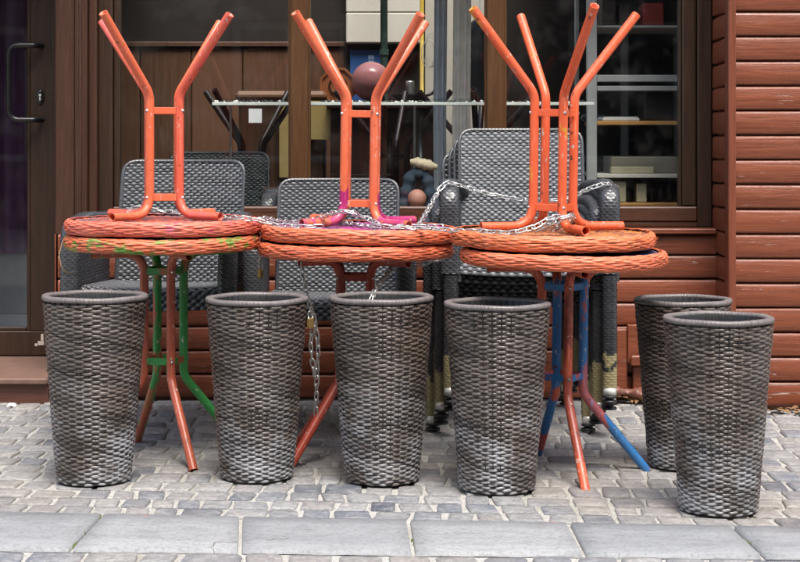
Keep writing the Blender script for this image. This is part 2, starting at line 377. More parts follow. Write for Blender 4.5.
def slab_mat():
    n = NM('slate_slab'); sh = n.attr(); v = n.mapping((2, 9, 9)); f = n.noise(2.5, 6, .65, v, .8); f2 = n.noise(60, 5, .7)
    c = n.mix(f, (.185, .20, .21), (.30, .31, .32)); c = n.mix(n.math('MULTIPLY', sh, .35), c, (.45, .445, .43)); c = n.mix(n.math('MULTIPLY', f2, .3), c, (.2, .2, .2))
    c = n.mix(n.ramp(n.noise(16, 6, .75, n.mapping((.6, 1.6, 1))), [(.50, (0,0,0)), (.66, (.5,.5,.5))]), c, (.17, .17, .175))
    c = n.mix(n.ramp(n.noise(90, 4, .75), [(.40, (.5,.5,.5)), (.50, (0,0,0))]), c, (.14, .14, .14))
    wv = n.N.new('ShaderNodeTexVoronoi'); wv.feature = 'DISTANCE_TO_EDGE'; wv.inputs['Scale'].default_value = 1.7
    dv = n.N.new('ShaderNodeVectorMath'); dv.operation = 'MULTIPLY_ADD'; nn = n.N.new('ShaderNodeTexNoise'); nn.inputs['Scale'].default_value = 6; n.link(n.src, nn.inputs['Vector']); n.link(nn.outputs['Color'], dv.inputs[0]); dv.inputs[1].default_value = (.25, .25, .25); n.link(n.mapping((.5, 2.4, 1)), dv.inputs[2]); n.link(dv.outputs[0], wv.inputs['Vector'])
    crack = n.ramp(wv.outputs['Distance'], [(.001, (1,1,1)), (.004, (0,0,0))]); c = n.mix(n.math('MULTIPLY', crack, n.ramp(n.noise(1.6, 2), [(.44, (0,0,0)), (.52, (1,1,1))])), c, (.07, .06, .05))
    r = n.noise(13, 3, .6); c = n.mix(n.math('MULTIPLY', n.ramp(r, [(.70, (0,0,0)), (.74, (1,1,1))]), .5), c, (.55, .16, .12))
    n.bump(n.math('ADD', n.math('MULTIPLY', f, 2), f2), .4, .005); return n.set(c, n.math('MULTIPLY_ADD', f, .3, .4), 0, .4)
M['sett'] = sett_mat(); M['mortar'] = mortar_mat(); M['slab'] = slab_mat()

def n_street():
    g = MB(); g.box(-60, 60, -60, 60, -.3, -.004); tag(g.build('ground', M['mortar']), kind='structure')
    m = MB()
    m.grid(np.array([[[x, y, 0] for y in np.linspace(-3, 7.4, 2)] for x in np.linspace(-6, 6, 2)]), smooth=False)
    tag(m.build('pavement_bed', M['mortar']), kind='structure')
    def sett(mb, x0, x1, y0, y1, ymap, h):
        gx, gy = random.uniform(.004, .010), random.uniform(.004, .010)
        x0 += gx; x1 -= gx; y0 += gy; y1 -= gy
        cx, cy, hx, hy = (x0+x1)/2, (y0+y1)/2, (x1-x0)/2, (y1-y0)/2
        K = 20; th = np.linspace(0, 2*PI, K, endpoint=False) + .2
        e = random.uniform(.15, .30); j = 1+RNG.normal(0, .022, K)
        ox = np.sign(np.cos(th))*np.abs(np.cos(th))**e*hx*j; oy = np.sign(np.sin(th))*np.abs(np.sin(th))**e*hy*j
        sk = random.uniform(-.12, .12); ox = ox + oy*sk; tilt = RNG.normal(0, .012, 2)
        rings = []
        for s, z in ((1.0, -.006), (.99, h*.55), (.955, h*.95), (.5, h*1.0), (.02, h*1.01)):
            X = cx+ox*s; Yl = cy+oy*s; rings.append(np.stack([X, [ymap(a, b) for a, b in zip(X, Yl)], z+(ox*s*tilt[0]+oy*s*tilt[1] if z > 0 else 0*ox)], -1))
        sh = random.choice([random.uniform(0, .7), random.uniform(0, .8), random.uniform(.3, 1)])
        mb.grid(np.array(rings), cv=True, shade=sh, flip=True)
    # rows between slab strip and shop: v runs 0 (strip) .. 1 (wall)
    s = MB(); N = 17; ytop = lambda x: 4.80-.085*x
    def ymap(x, v):
        a = ytop(x); return a + (7.02-a)*v
    v = 0
    while v < 1:
        dv = random.uniform(.050, .066); x = -4.2+random.uniform(0, .1)
        while x < 4.2:
            w = random.choice([random.uniform(.075, .10), random.uniform(.085, .115), random.uniform(.10, .14)])
            sett(s, x, x+w, v*2.2, (v+dv)*2.2, lambda a, b: ymap(a, b/2.2) + .006*math.sin(a*4+v*30), random.uniform(.004, .009)); x += w
        v += dv
    # rows in front of the strip
    y = 0
    while y < 1.6:
        dy = random.uniform(.115, .15); x = -4.2+random.uniform(0, .1)
        while x < 4.2:
            w = random.uniform(.1, .19)
            sett(s, x, x+w, y, y+dy, lambda a, b: 4.40-.045*a-b, random.uniform(.006, .012)); x += w
        y += dy
    tag(s.build('cobblestones', M['sett']), kind='structure')
    # slab strip
    sl = MB(); joints = [-4.4, -3.9, -3.3, -2.85, -2.3, -1.87, -1.31, -.857, -.415, .035, .475, .93, 1.36, 1.9, 2.4, 2.95, 3.5, 4.2]
    sk_ = [random.uniform(-.05, .02) for _ in joints]
    for i in range(len(joints)-1):
        a, b = joints[i]+.005, joints[i+1]-.005; k, k2 = sk_[i], sk_[i+1]
        nu, nv = 14, 8; G = []
        for u in np.linspace(0, 1, nu):
            row = []
            for w in np.linspace(0, 1, nv):
                x = a+(b-a)*u; lo = 4.412-.045*x; hi = ytop(x)-.008
                sk = (k*(1-u)+k2*u)*w*-1; x2 = x+sk-.02*w
                edge = min(u, 1-u)*(b-a) < .001 or min(w, 1-w) < .001
                row.append((x2, lo+(hi-lo)*w+RNG.normal(0, .0012), (.002 if edge else .014)+RNG.normal(0, .0006)))
            G.append(row)
        G = np.array(G)
        # rim ring: pull the row beside the edge close to it for a worn arris
        for ax in (0, 1):
            sl_ = [slice(None)]*2
            for e, nb in ((0, 1), (-1, -2)):
                si = list(sl_); si[ax] = nb; se = list(sl_); se[ax] = e
                G[tuple(si)][..., :2] = G[tuple(se)][..., :2]*.9 + G[tuple(si)][..., :2]*.1
        sl.grid(G, shade=random.random())
    tag(sl.build('stone_kerb_slabs', M['slab']), kind='structure')
    mo = MB()
    for k in range(34):
        if k % 3 != 2: x = random.choice(joints[5:13])+random.uniform(-.02, .02); y = random.uniform(4.42, 4.84)-.06*x
        elif k % 3 == 1: x = random.uniform(-1.4, 1.4); y = 4.405-.045*x
        else: x = random.uniform(-1.4, 1.4); y = ytop(x)+random.uniform(-.006, .006)
        for q in range(random.randint(3, 9)):
            a, b, r = x+random.gauss(0, .018), y+random.gauss(0, .003), random.uniform(.002, .005)
            mo.lathe([(r*1.3, -.002), (r, r*.35+.004), (r*.2, r*.6+.005)], 7, (a, b, .001))
    tag(mo.build('moss_in_joints', M['moss']), 'small tufts of green moss in the paving joints', 'moss', kind='stuff')
n_street()

# ------------------------------------------------------------------ the shop
def n_shop():
    root = thing('shop_building', 'brown timber shopfront with dark glazed windows and red brown boarding behind the furniture', 'building', (0, 7.0, 0))
    inv = Matrix.Translation((0, -7.0, 0))
    def put(o):
        me = o.data
        if o.parent is root: o.location = (0, -7.0, 0)
        return o
    def boards(mb, x0, x1, yf, z0, z1, pitch, off=0, alongy=None):
        z = z0
        while z < z1-.005:
            t = min(z+pitch, z1); sh = random.uniform(.3, .75); n = 26
            us = np.linspace(0, 1, n); wob = np.cumsum(RNG.normal(0, .0004, n))
            prof = [(0.0055, .030), (.0055, .002), (.0075, -.0025), (.012, -.0045), (pitch*.5, -.0040), (t-z-.012, -.0030), (t-z-.004, .000), (t-z-.0005, .006), (t-z-.0003, .03)]
            if t-z < pitch*.6: prof = [(0.004, .03), (.006, 0), (t-z-.004, 0), (t-z-.001, .03)]
            G = []
            for u, wv in zip(us, wob):
                if alongy is None: G.append([(x0+(x1-x0)*u, yf+d, z+h+wv) for h, d in prof])
                else: G.append([(alongy+d, x0+(x1-x0)*u, z+h+wv) for h, d in prof])
            mb.grid(np.array(G), shade=sh, flip=alongy is not None)
            if pitch > .05 and t-z > .06:
                for u in ((.25, .5) if alongy is None else ()):
                    nx_ = x0+(x1-x0)*0+ .06 + u*1.9
                    if nx_ < x1-.03: mb.lathe([(.0035, 0), (.003, .0016), (.001, .002)], 8) if False else nails.append((nx_+random.gauss(0, .006), yf-.0042, z+pitch*.5+random.gauss(0, .006)))
            z = t
    nails = []
    def part(mb, name, mats, parent=root):
        o = mb.build(name, mats, parent)
        if parent is root: o.location = (0, -7.0, 0)
        return o
    # right clad pillar
    p = MB(); boards(p, 1.322, 6.0, 6.74, .02, 4.6, .0972)
    p.box(1.30, 6.0, 6.765, 6.80, 0, 4.6, shade=.2)
    clad = part(p, 'clad_pillar', M['siding'])
    for nx_, ny_, nz_ in [q for q in nails if q[2] < 2.2]:
        k = MB(); th = np.linspace(0, 2*PI, 9, endpoint=False); rg = lambda r, y: np.stack([nx_+r*np.cos(th), np.full(9, y), nz_+r*np.sin(th)], -1)
        k.grid(np.array([rg(.0042, ny_+.002), rg(.0040, ny_-.0006), rg(.0005, ny_-.001)]), cv=True); part(k, 'nail_head', M['step'], clad)
    nails.clear()
    t = MB(); t.box(1.291, 1.3215, 6.722, 6.80, .0, 4.6, .004); part(t, 'corner_trim', M['trim'], clad)
    r = MB(); boards(r, 6.802, 7.07, 0, .02, 4.6, .0972, alongy=1.296); r.box(1.32, 1.36, 6.80, 7.1, 0, 4.6, shade=.2)
    part(r, 'return_boarding', M['siding'], clad)
    # parapet under the windows
    p = MB(); boards(p, -1.40, 1.293, 7.0, .015, .686, .0972); p.box(-1.42, 1.30, 7.03, 7.30, 0, .685, shade=.2)
    par = part(p, 'window_parapet', M['siding_dark'])
    s = MB(); s.box(-1.262, 1.292, 6.972, 7.075, .688, .7095, .004); part(s, 'window_sill', M['siding'], par)
    s = MB()
    s.box(.882, .925, 6.962, 6.992, .05, .30, .003); s.box(.926, .99, 6.952, 6.990, .165, .32, .003); s.box(.935, 1.0, 6.925, 6.951, .155, .198, .006)
    s.box(.948, .995, 6.958, 6.992, .03, .15, .004)
    part(s, 'patched_board', M['siding'], par)
    # window frames
    fr = MB()
    fr.box(1.232, 1.2905, 7.077, 7.16, .71, 2.4, .004); fr.box(1.172, 1.230, 7.095, 7.16, .797, 2.34, .006); fr.box(1.16, 1.171, 7.11, 7.16, .797, 2.34, .003)
    fr.box(-1.252, -1.192, 7.085, 7.16, .71, 2.4, .006); fr.box(-1.190, -1.165, 7.105, 7.16, .797, 2.34, .004)
    fr.box(-1.19, 1.23, 7.085, 7.16, 2.342, 2.4, .006)
    fo = part(fr, 'window_frame', M['frame'])
    b = MB(); b.box(-1.19, 1.2315, 7.078, 7.155, .732, .7955, .006); b.box(-1.19, 1.2315, 7.082, 7.16, .7105, .731, .003); part(b, 'bottom_rail', M['frame_red'], fo)
    for px0, px1 in ((290, 308), (487, 505)):
        q = MB(); a, c = wx(px0, 7.08), wx(px1, 7.08); q.box(a, c, 7.08, 7.165, .797, 2.341, .006); q.box(a-.008, a-.0005, 7.10, 7.16, .797, 2.341); q.box(c+.0005, c+.008, 7.10, 7.16, .797, 2.341)
        part(q, 'mullion', M['frame_gold'], fo)
    xs = [-1.164, wx(290, 7.08)-.009, wx(308, 7.08)+.009, wx(487, 7.08)-.009, wx(505, 7.08)+.009, 1.159]
    for i in (0, 2, 4):
        g = MB(); g.box(xs[i], xs[i+1], 7.128, 7.134, .797, 2.341); part(g, 'window_pane', M['glass'], fo)
    # moulded corner post between door and windows
    p = MB(); xa, xb = wx(55, 7.03), wx(96, 7.03)
    p.box(xa, wx(75, 7.03), 7.03, 7.30, .02, 2.6, .005); p.box(wx(75, 7.03)+.001, wx(87.5, 7.03), 7.018, 7.3, .02, 2.6, .006)
    p.box(wx(87.5, 7.03)+.001, xb, 7.04, 7.3, .02, 2.6, .005)
    post = part(p, 'corner_post', M['post'])
    rp = MB(); z = np.arange(.05, 2.6, .0035); cx = wx(80.5, 7.02); R = .0055+.0008*np.sin(z/.011*2*PI)
    rp.tube(np.stack([np.full_like(z, cx), np.full_like(z, 7.017), z], -1), R, 10); rp.tube(np.stack([np.full_like(z, cx+.022), np.full_like(z, 7.018), z], -1), .004, 8)
    part(rp, 'rope_moulding', M['post'], post)
    # step and door
    st = MB(); st.box(-3.4, -1.425, 6.93, 7.66, 0, .082, .004); stp = part(st, 'door_step', M['step'])
    st = MB(); st.box(-3.4, -1.4235, 6.905, 7.66, .083, .109, .006); part(st, 'step_tread', M['step_top'], stp)
    dY = 7.6; d = MB(); sx0, sx1 = wx(30, dY), wx(30, dY)+.20
    d.box(sx0, sx1, dY, dY+.05, .222, 2.25, .004); d.box(-2.62, sx1, dY, dY+.05, .113, .2215, .004); d.box(-2.62, -2.46, dY, dY+.05, .222, 2.25, .004); d.box(-2.459, sx0-.001, dY, dY+.05, 2.1, 2.25, .004)
    d.box(sx0-.016, sx0-.001, dY+.012, dY+.045, .222, 2.10, .003); d.box(-2.459, sx0-.017, dY+.012, dY+.045, .2225, .238, .003)
    door = part(d, 'door', M['frame'])
    g = MB(); g.box(-2.458, sx0-.017, dY+.022, dY+.028, .239, 2.099); part(g, 'door_pane', M['glass'], door)
    h = MB(); zt, zb = wz(46, dY), wz(120, dY); xm = wx(42, dY); xl = wx(9, dY-.06)
    h.tube(smooth_path([(xm, dY+.004, zt), (xm-.01, dY-.05, zt), (xl, dY-.06, zt), (xl, dY-.06, zb), (xm-.01, dY-.05, zb), (xm, dY+.004, zb)], .045, 8), .0125, 14)
    h.lathe([(0.02, 0), (0.02, .004), (.0, .005)], 16, (0, 0, 0)) if False else None
    part(h, 'door_handle', M['black_metal'], door)
    k = MB(); th = np.linspace(0, 2*PI, 20, endpoint=False); kx, kz = wx(40.5, dY), wz(97, dY)
    ring = lambda s, y: np.stack([kx+.017*s*np.cos(th), np.full(20, y), kz+.034*s*np.sin(th)], -1)
    k.grid(np.array([ring(1, dY-.0005), ring(1, dY-.006), ring(.85, dY-.009), ring(.02, dY-.009)]), cv=True)
    part(k, 'lock_plate', M['black_metal'], door)
    k = MB(); th2 = np.linspace(0, 2*PI, 16, endpoint=False)
    k.grid(np.array([np.stack([kx+.0065*s*np.cos(th2), np.full(16, y), kz+.006+.0065*s*np.sin(th2)], -1) for s, y in ((1, dY-.009), (1, dY-.013), (.02, dY-.013))]), cv=True)
    k.box(kx-.0032, kx+.0032, dY-.0125, dY-.009, kz-.016, kz+.001); part(k, 'lock_cylinder', M['alu'], door)
    c = MB(); c.box(wx(38, dY), wx(44, dY), dY-.0025, dY+.001, wz(345, dY), wz(341, dY)); c.box(wx(41, dY), wx(43.5, dY), dY-.0025, dY+.001, wz(340.5, dY), wz(334, dY)); c.box(wx(35, dY), wx(37.5, dY), dY-.0025, dY+.001, wz(346, dY), wz(343.5, dY))
    part(c, 'chipped_paint', M['chip'], door)
    # masses that close the building
    u = MB(); boards(u, -6, 1.29, 7.03, 2.62, 4.6, .0972); u.box(-6, 1.29, 7.06, 7.3, 2.61, 4.6, shade=.2); u.box(-6, 1.29, 7.05, 7.7, 2.402, 2.609, .006); u.box(-2.64, -1.3, 7.31, 7.7, 2.26, 2.401)
    part(u, 'upper_wall', M['siding'])
    w = MB(); boards(w, -6, -2.63, 7.0, .02, 2.40, .0972); w.box(-6, -2.63, 7.03, 7.7, 0, 2.40, shade=.2); part(w, 'side_wall', M['siding'])
    w = MB(); w.box(-1.445, -1.345, 7.3005, 7.72, .02, 2.26); part(w, 'door_jamb', M['frame'])
    f = MB(); f.box(-2.7, 3.2, 7.3, 10.0, .0, .10); part(f, 'room_floor', M['room_floor'])
    f = MB(); f.box(-3.0, 3.2, 7.3, 7.9, 2.61, 2.7); f.box(-3.0, -1.35, 7.901, 10.2, 2.61, 2.7); f.box(.80, 3.2, 7.901, 10.2, 2.61, 2.7); f.box(-1.349, .799, 9.62, 10.2, 2.61, 2.7); part(f, 'room_ceiling', M['ceil'])  # ceiling left open in the middle, an added gap to light the room
    f = MB(); f.box(-3.2, -2.9, 7.7, 10.2, 0, 2.61); part(f, 'room_side_wall', M['room_brown']); f = MB(); f.box(1.9, 2.1, 7.17, 10.2, .0, 2.61); part(f, 'room_side_wall', M['room_brown'])
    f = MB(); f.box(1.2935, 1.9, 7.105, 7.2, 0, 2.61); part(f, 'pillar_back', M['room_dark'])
    # interior back wall: brown panelling at left, plaster at right
    Y = 9.6; f = MB(); xr = wx(345, Y)
    for i in range(9):
        a = -2.9+i*(xr+2.9)/9; f.box(a+.002, a+(xr+2.9)/9-.002, Y, Y+.05, .1, wz(48, Y), .006, shade=random.random())
    f.box(-2.9, xr, Y-.02, Y+.05, wz(47, Y), wz(42, Y), .004); f.box(-2.9, xr, Y+.01, Y+.1, wz(41.5, Y), 2.61, shade=.2); f.box(-2.9, xr, Y+.0505, Y+.1, .1, wz(48, Y), shade=.2); f.box(-2.9, xr, Y+.0505, Y+.1, wz(47.9, Y), wz(42, Y), shade=.2)
    part(f, 'panelled_back_wall', M['room_brown'])
    f = MB(); f.box(-2.89, -1.4, 9.50, 9.575, .101, .44, .004); part(f, 'grey_skirting', M['room_floor']); f = MB(); f.box(-2.89, -1.4, 9.49, 9.575, .441, .54, .004); part(f, 'skirting_rail', M['step'])  # grey panel added to stand in for the street's reflection in the door glass
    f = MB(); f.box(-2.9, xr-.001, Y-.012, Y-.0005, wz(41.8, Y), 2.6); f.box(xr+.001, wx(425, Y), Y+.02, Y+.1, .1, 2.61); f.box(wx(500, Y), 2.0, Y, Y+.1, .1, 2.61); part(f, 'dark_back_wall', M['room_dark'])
    f = MB(); f.box(wx(425, Y)+.001, wx(500, Y)-.001, Y, Y+.1, .1, 2.61); part(f, 'plaster_wall', M['plaster'])
    f = MB(); zz = wz(43, 9.5); 
    for a, b in ((zz, wz(13, 9.5)), (wz(13, 9.5)+.004, wz(-25, 9.5)), (wz(-25, 9.5)+.004, wz(-90, 9.5))): f.box(wx(346, 9.5), wx(424, 9.5), 9.5, 9.61, a, b, .006)
    part(f, 'white_boarding', M['white_panel'])
    f = MB(); f.box(wx(350, 9.55), wx(384, 9.55), 9.55, 9.61, .1, wz(50, 9.55), .004); bb = part(f, 'blue_door', M['blue'])
    f = MB(); 
    for i in range(2):
        for j in range(2): f.box(wx(368.3+i*3, 9.54), wx(370.8+i*3, 9.54), 9.546, 9.5485, wz(64.5-j*5, 9.54), wz(60.3-j*5, 9.54))
    part(f, 'door_light', M['pane_blue'], bb)
n_shop()

def n_opposite():
    root = thing('street_house', 'pale plaster house across the street that shows as a reflection in the shop glass', 'building', (0, -5.0, 0))
    m = MB(); Y = 0
    xs = [-12, -9.5, -8.2, -5.7, -4.4, -1.9, -.6, 1.9, 3.2, 5.7, 7.0, 9.5, 12]; zs = [0, .8, 2.4, 3.6, 5.1, 8.4]
    for i in range(len(xs)-1):
        for j in range(len(zs)-1):
            if i % 2 == 1 and j in (1, 3): continue
            m.box(xs[i], xs[i+1], -.4, Y, zs[j], zs[j+1])
    m.box(-12.1, 12.1, -.5, .2, 8.401, 8.6)
    m.build('wall', plain('dark_house_plaster', (.075, .055, .045), .8, 0, .3, 2), root)
    for i in range(1, len(xs)-1, 2):
        for j in (1, 3):
            w = MB(); a, b, c, d = xs[i], xs[i+1], zs[j], zs[j+1]
            for t in ((a, a+.08, c, d), (b-.08, b, c, d), ((a+b)/2-.04, (a+b)/2+.04, c, d)): w.box(t[0], t[1], -.25, -.15, t[2]+.001, t[3]-.001)
            w.box(a+.081, b-.081, -.249, -.151, c+.001, c+.08); w.box(a+.081, b-.081, -.249, -.151, d-.08, d-.001)
            wo = w.build('window', M['white_panel'], root); g = MB(); g.box(a, b, -.30, -.26, c, d); g.build('pane', M['black'], wo)
n_opposite()

# ------------------------------------------------------------------ planters
def planter_mesh(seed):
    rng = np.random.default_rng(seed); hgt, rb, rt = .577, .117, .163
    shell = MB(); rows = 72; per = 17; K = per*14
    th = np.linspace(0, 2*PI, K, endpoint=False)
    e1, e2 = rng.uniform(0, 6, 2)
    def rad(z): 
        t = z/hgt; r = rb+(rt-rb)*t
        if z < .02: r -= .012*(1-z/.02)**2
        return r
    for j in range(rows):
        z0 = .006+(hgt-.022)*(j+.5)/rows; stp = (hgt-.022)/rows
        z = z0 + .0012*np.sin(3*th+e1+j*.9) + .0005*np.sin(11*th+j*2.3) + .0005*np.sin(23*th+j*4.1) + rng.normal(0, .0005)
        amp = .0015*(1+.12*rng.normal())
        c = np.cos(per*th + PI*j + .12*np.sin(2*th+e2)); cell = np.repeat(rng.normal(0, .22, per*2), K//(per*2)); cell = (cell+np.roll(cell, 1)+np.roll(cell, -1))/3
        off = amp*np.tanh(2.0*(c+.25))*(1+cell) + .0011*np.sin(2*th+e2+j*.13)*np.sin(j*.31)
        R = rad(z0)*(1+.008*np.cos(2*th+e1)+.004*np.cos(3*th+e2)) + off
        P = np.stack([R*np.cos(th), R*np.sin(th), z], -1)
        sl = (rt-rb)/hgt; N = np.stack([np.cos(th), np.sin(th), np.full(K, -sl)], -1); N /= np.linalg.norm(N, axis=1, keepdims=True)
        sh = np.repeat(.5+.3*rng.normal(0, 1, per*2), K//(per*2)); sh = np.clip(sh*.5+.25+.15*rng.normal(), 0, 1)
        strip(shell, P, N, stp*rng.uniform(1.1, 1.25)*(1+.07*np.sin(5*th+j*1.7+e1)), .0014, True, sh, wear=np.clip(off/amp*.5+.5, 0, 1))
    # stakes and backing
    for k in range(per*2):
        a = 2*PI*(k)/(per*2); zz = np.linspace(.004, hgt-.012, 8)
        shell.tube([((rad(z)-.001)*math.cos(a), (rad(z)-.001)*math.sin(a), z) for z in zz], .0028, 6, shade=.2)
    shell.lathe([(.02, .003), (rb-.014, .003), (rb-.004, .012), (rad(.04)-.0045, .04), (rt-.0045, hgt-.012)], 64, shade=0)
    for q in range(16):         # broken strand ends standing off the wall
        a, z = rng.uniform(0, 2*PI), rng.uniform(.03, hgt-.04); r0 = rad(z)+.001; t_ = np.array([-math.sin(a), math.cos(a), 0]); n_ = np.array([math.cos(a), math.sin(a), 0]); p0 = n_*r0+np.array([0, 0, z]); g = rng.choice([-1, 1])
        shell.tube([p0-t_*g*.006, p0+t_*g*.006+n_*.002, p0+t_*g*rng.uniform(.010, .018)+n_*rng.uniform(.003, .007)+np.array([0, 0, -.004])], [.0016, .0014, .0006], 5, shade=.9)
    rim = MB(); Kr = 360; th = np.linspace(0, 2*PI, Kr, endpoint=False); ph = np.linspace(0, 2*PI, 14, endpoint=False)
    G = np.zeros((Kr, 14, 3))
    el = 1+.008*np.cos(2*th+e1)
    for i, p in enumerate(ph):
        d = 1+.045*np.cos(84*th + 2.0*p); cx, cz = np.cos(p), np.sin(p)
        R = rt-.0085 + .0130*np.sign(cx)*abs(cx)**.7*d; Z = hgt-.004 + .0085*np.sign(cz)*abs(cz)**.75*d
        G[:, i] = np.stack([R*el*np.cos(th), R*el*np.sin(th), Z+.0008*np.sin(5*th)], -1)
    rim.grid(G, cu=True, cv=True, shade=np.clip(.5+.25*rng.normal(0, 1, Kr), 0, 1))
    liner = MB(); Kl = 120; th = np.linspace(0, 2*PI, Kl, endpoint=False); G = []
    for r, z in ((rt-.024, hgt-.006), (rt-.028, hgt-.02), (rb-.012+(rt-rb)*.2, .1)):
        rr = r-.002*np.cos(40*th); G.append(np.stack([rr*np.cos(th), rr*np.sin(th), np.full(Kl, z)], -1))
    liner.grid(np.array(G), cv=True); liner.lathe([(rb+.0, .1), (.001, .1)], 40)
    return shell, rim, liner
def n_planters():
    spots = [  # px centre, front-bottom py, Y centre, rot, scale, tilt x, tilt y, label
        (94, 5.36, .3, .985, 0, .006, 'dark woven planter farthest left standing in front of the green legged table'),
        (257, 5.41, 1.7, .965, 0, -.008, 'brown faded woven planter standing left of the hanging chain and padlock'),
        (382, 5.36, 2.9, .978, 0, .004, 'woven planter below the middle pair of tables with a chain dropping into it'),
        (497, 5.23, 4.0, .972, 0, -.004, 'dusty woven planter left of the blue and orange table legs'),
        (718.5, 4.93, 5.1, .94, 0, .0, 'large woven planter farthest right and nearest the camera by the boarded pillar'),
        (683, 5.60, .9, .945, 0, .0, 'dark shaded woven planter standing behind the nearest planter at the right')]
    protos = []
    for v in range(2):
        sh, ri, li = planter_mesh(21+v)
        t = thing('woven_planter', 'x', 'planter', group='tall woven rattan planters')
        sh.build('woven_wall', M['planter'], t); ri.build('rim', M['planter_rim'], t); li.build('liner', M['liner'], t); protos.append(t)
    for i, (px, Y, rz, sc, tx, ty, lab) in enumerate(spots):
        o = protos[i] if i < 2 else copy_tree(protos[i % 2])
        o.location = (wx(px, Y), Y, .007); o.rotation_euler = (tx, ty, rz); o.scale = (sc, sc, sc*[1.02, 1.02, 1.02, 1.015, 1.025, 1.0][i]); o['label'] = lab
n_planters()

# ------------------------------------------------------------------ tables
TR = .333
def tubes():
    out = []
    for k in range(4):
        a = PI/4 + k*PI/2; c, s = math.cos(a), math.sin(a)
        pr = smooth_path([(.29, 0, .004), (.070, 0, .272), (.070, 0, .694), (.25, 0, .694)], .075, 10)
        out.append(np.stack([pr[:, 0]*c, pr[:, 0]*s, pr[:, 2]], -1))
    return out
def top_meshes(seed):
    rng = np.random.default_rng(seed)
    zc, ht = .7308, .0262
    top = MB()
    for side in (1, -1):
        z0 = zc+side*.0165; r = TR-.014; v = -r+.007
        j = 0
        while v < r-.004:
            half = math.sqrt(max(r*r-v*v, 0)); n = max(6, int(half*2/.006)); u = np.linspace(-half, half, n)
            P = np.stack([u, np.full(n, v)+.0012*np.sin(u*20+j), z0+side*(.0022*np.cos(u/.026*PI+PI*j)+.001*np.sin(u*9+v*13))], -1)
            N = np.tile([0, 0, float(side)], (n, 1)); strip(top, P, N, .0125, .0016, False, np.clip(.5+.2*rng.normal(), 0, 1)); v += .0138; j += 1
        top.lathe([(.001, z0-side*.004), (r, z0-side*.004)] if side > 0 else [(r, z0-side*.004), (.001, z0-side*.004)], 64, shade=.1)
    edge = MB(); rows = 11; per = 30; K = per*12; th = np.linspace(0, 2*PI, K, endpoint=False)
    ph = np.linspace(-78, 78, rows)*PI/180; e = rng.uniform(0, 6, 3)
    wob = .0020*np.sin(2*th+e[0])+.0016*np.sin(5*th+e[1])+.0012*np.sin(13*th+e[2])
    for j, p in enumerate(ph):
        nr, nz = math.cos(p), math.sin(p); sr = abs(nr)**.75; szz = (1 if nz >= 0 else -1)*abs(nz)**.8
        c = np.cos(per*th+PI*j+.5*np.sin(3*th+e[1])+.3*rng.normal()); off = .0008*np.sign(c)*np.abs(c)**.6*(1+.4*np.sin(7*th+j)) 
        wv = .0013*np.sin(17*th+j*2+e[0])
        R = TR-.022+.021*sr+off*nr+wob*.6; Z = zc+ht*.93*szz+off*nz+wob*.5+wv*nr
        P = np.stack([R*np.cos(th), R*np.sin(th), Z], -1); N = np.stack([nr*np.cos(th), nr*np.sin(th), np.full(K, nz)], -1)
        sh = np.repeat(np.clip(.5+.28*rng.normal(0, 1, per), 0, 1), K//per)
        strip(edge, P, N, .0080, .0009, True, sh, wear=np.clip(off/.0018+.5, 0, 1))
    pr = [(TR-.03+.0255*math.cos(p)**.75, zc+(1 if p > 0 else -1)*(ht-.0035)*abs(math.sin(p))**.8) for p in np.linspace(-PI/2+.01, PI/2-.01, 12)]
    edge.lathe(pr, 90, shade=0)
    for q in range(26):           # frayed strand ends
        a = rng.uniform(0, 2*PI); b = rng.uniform(-1, 1); r0 = TR-.002; d = rng.normal(0, .35, 3)
        p0 = np.array([r0*math.cos(a), r0*math.sin(a), zc+b*.014]); dr = np.array([math.cos(a)*.5-math.sin(a)*d[0]*2, math.sin(a)*.5+math.cos(a)*d[0]*2, d[1]])*.012
        edge.tube([p0-dr*.3, p0+dr*.5, p0+dr+np.array([0, 0, -.003])], [.0012, .001, .0005], 5, shade=.7)
    return top, edge
def weave_paint(name, A, B, thr, seed, dark=(.05, .02, .015), under=None):
    edge_gap = .30 if name.startswith('edge') else 0.0
    n = NM(name); sh = n.attr(); v = n.mapping((1, 1, 1.6), (seed, seed*.7, seed*1.3)); f = n.noise(15 if edge_gap else 11, 6, .72, v); f2 = n.noise(75, 5, .7, v)
    c = n.mix(n.ramp(f, [(thr-.02, (0,0,0)), (thr+.02, (1,1,1))]), B, A)
    c = n.mix(n.ramp(f2, [(.53, (0,0,0)), (.80, (.55,.55,.55))]), c, (.80, .36, .26))
    c = n.mix(n.ramp(n.noise(120, 3, .7, v), [(.64, (0,0,0)), (.67, (1,1,1))]), c, dark)
    c = n.mix(n.ramp(sh, [(.0, (.75,.75,.75)), (.12, (.0,.0,.0))]), c, under or tuple(x*.30 for x in A))
    c = n.mix(n.math('MULTIPLY', n.math('SUBTRACT', 1.0, sh), .35), c, tuple(x*.55 for x in A))
    wr = n.attr('wear'); c = n.mix(n.math('MULTIPLY', n.math('SUBTRACT', 1.0, wr), edge_gap), c, tuple(x*.16 for x in A))  # recesses of the edge weave darkened, shade put into the colour
    c = n.mix(n.math('MULTIPLY', n.math('MULTIPLY', wr, edge_gap), n.ramp(n.noise(38, 5, .7, v), [(.42, (0,0,0)), (.58, (1,1,1))])), c, (.86, .42, .30))
    n.bump(f2, .3, .002); return n.set(c, n.math('MULTIPLY_ADD', f2, .35, .28), 0, .45)
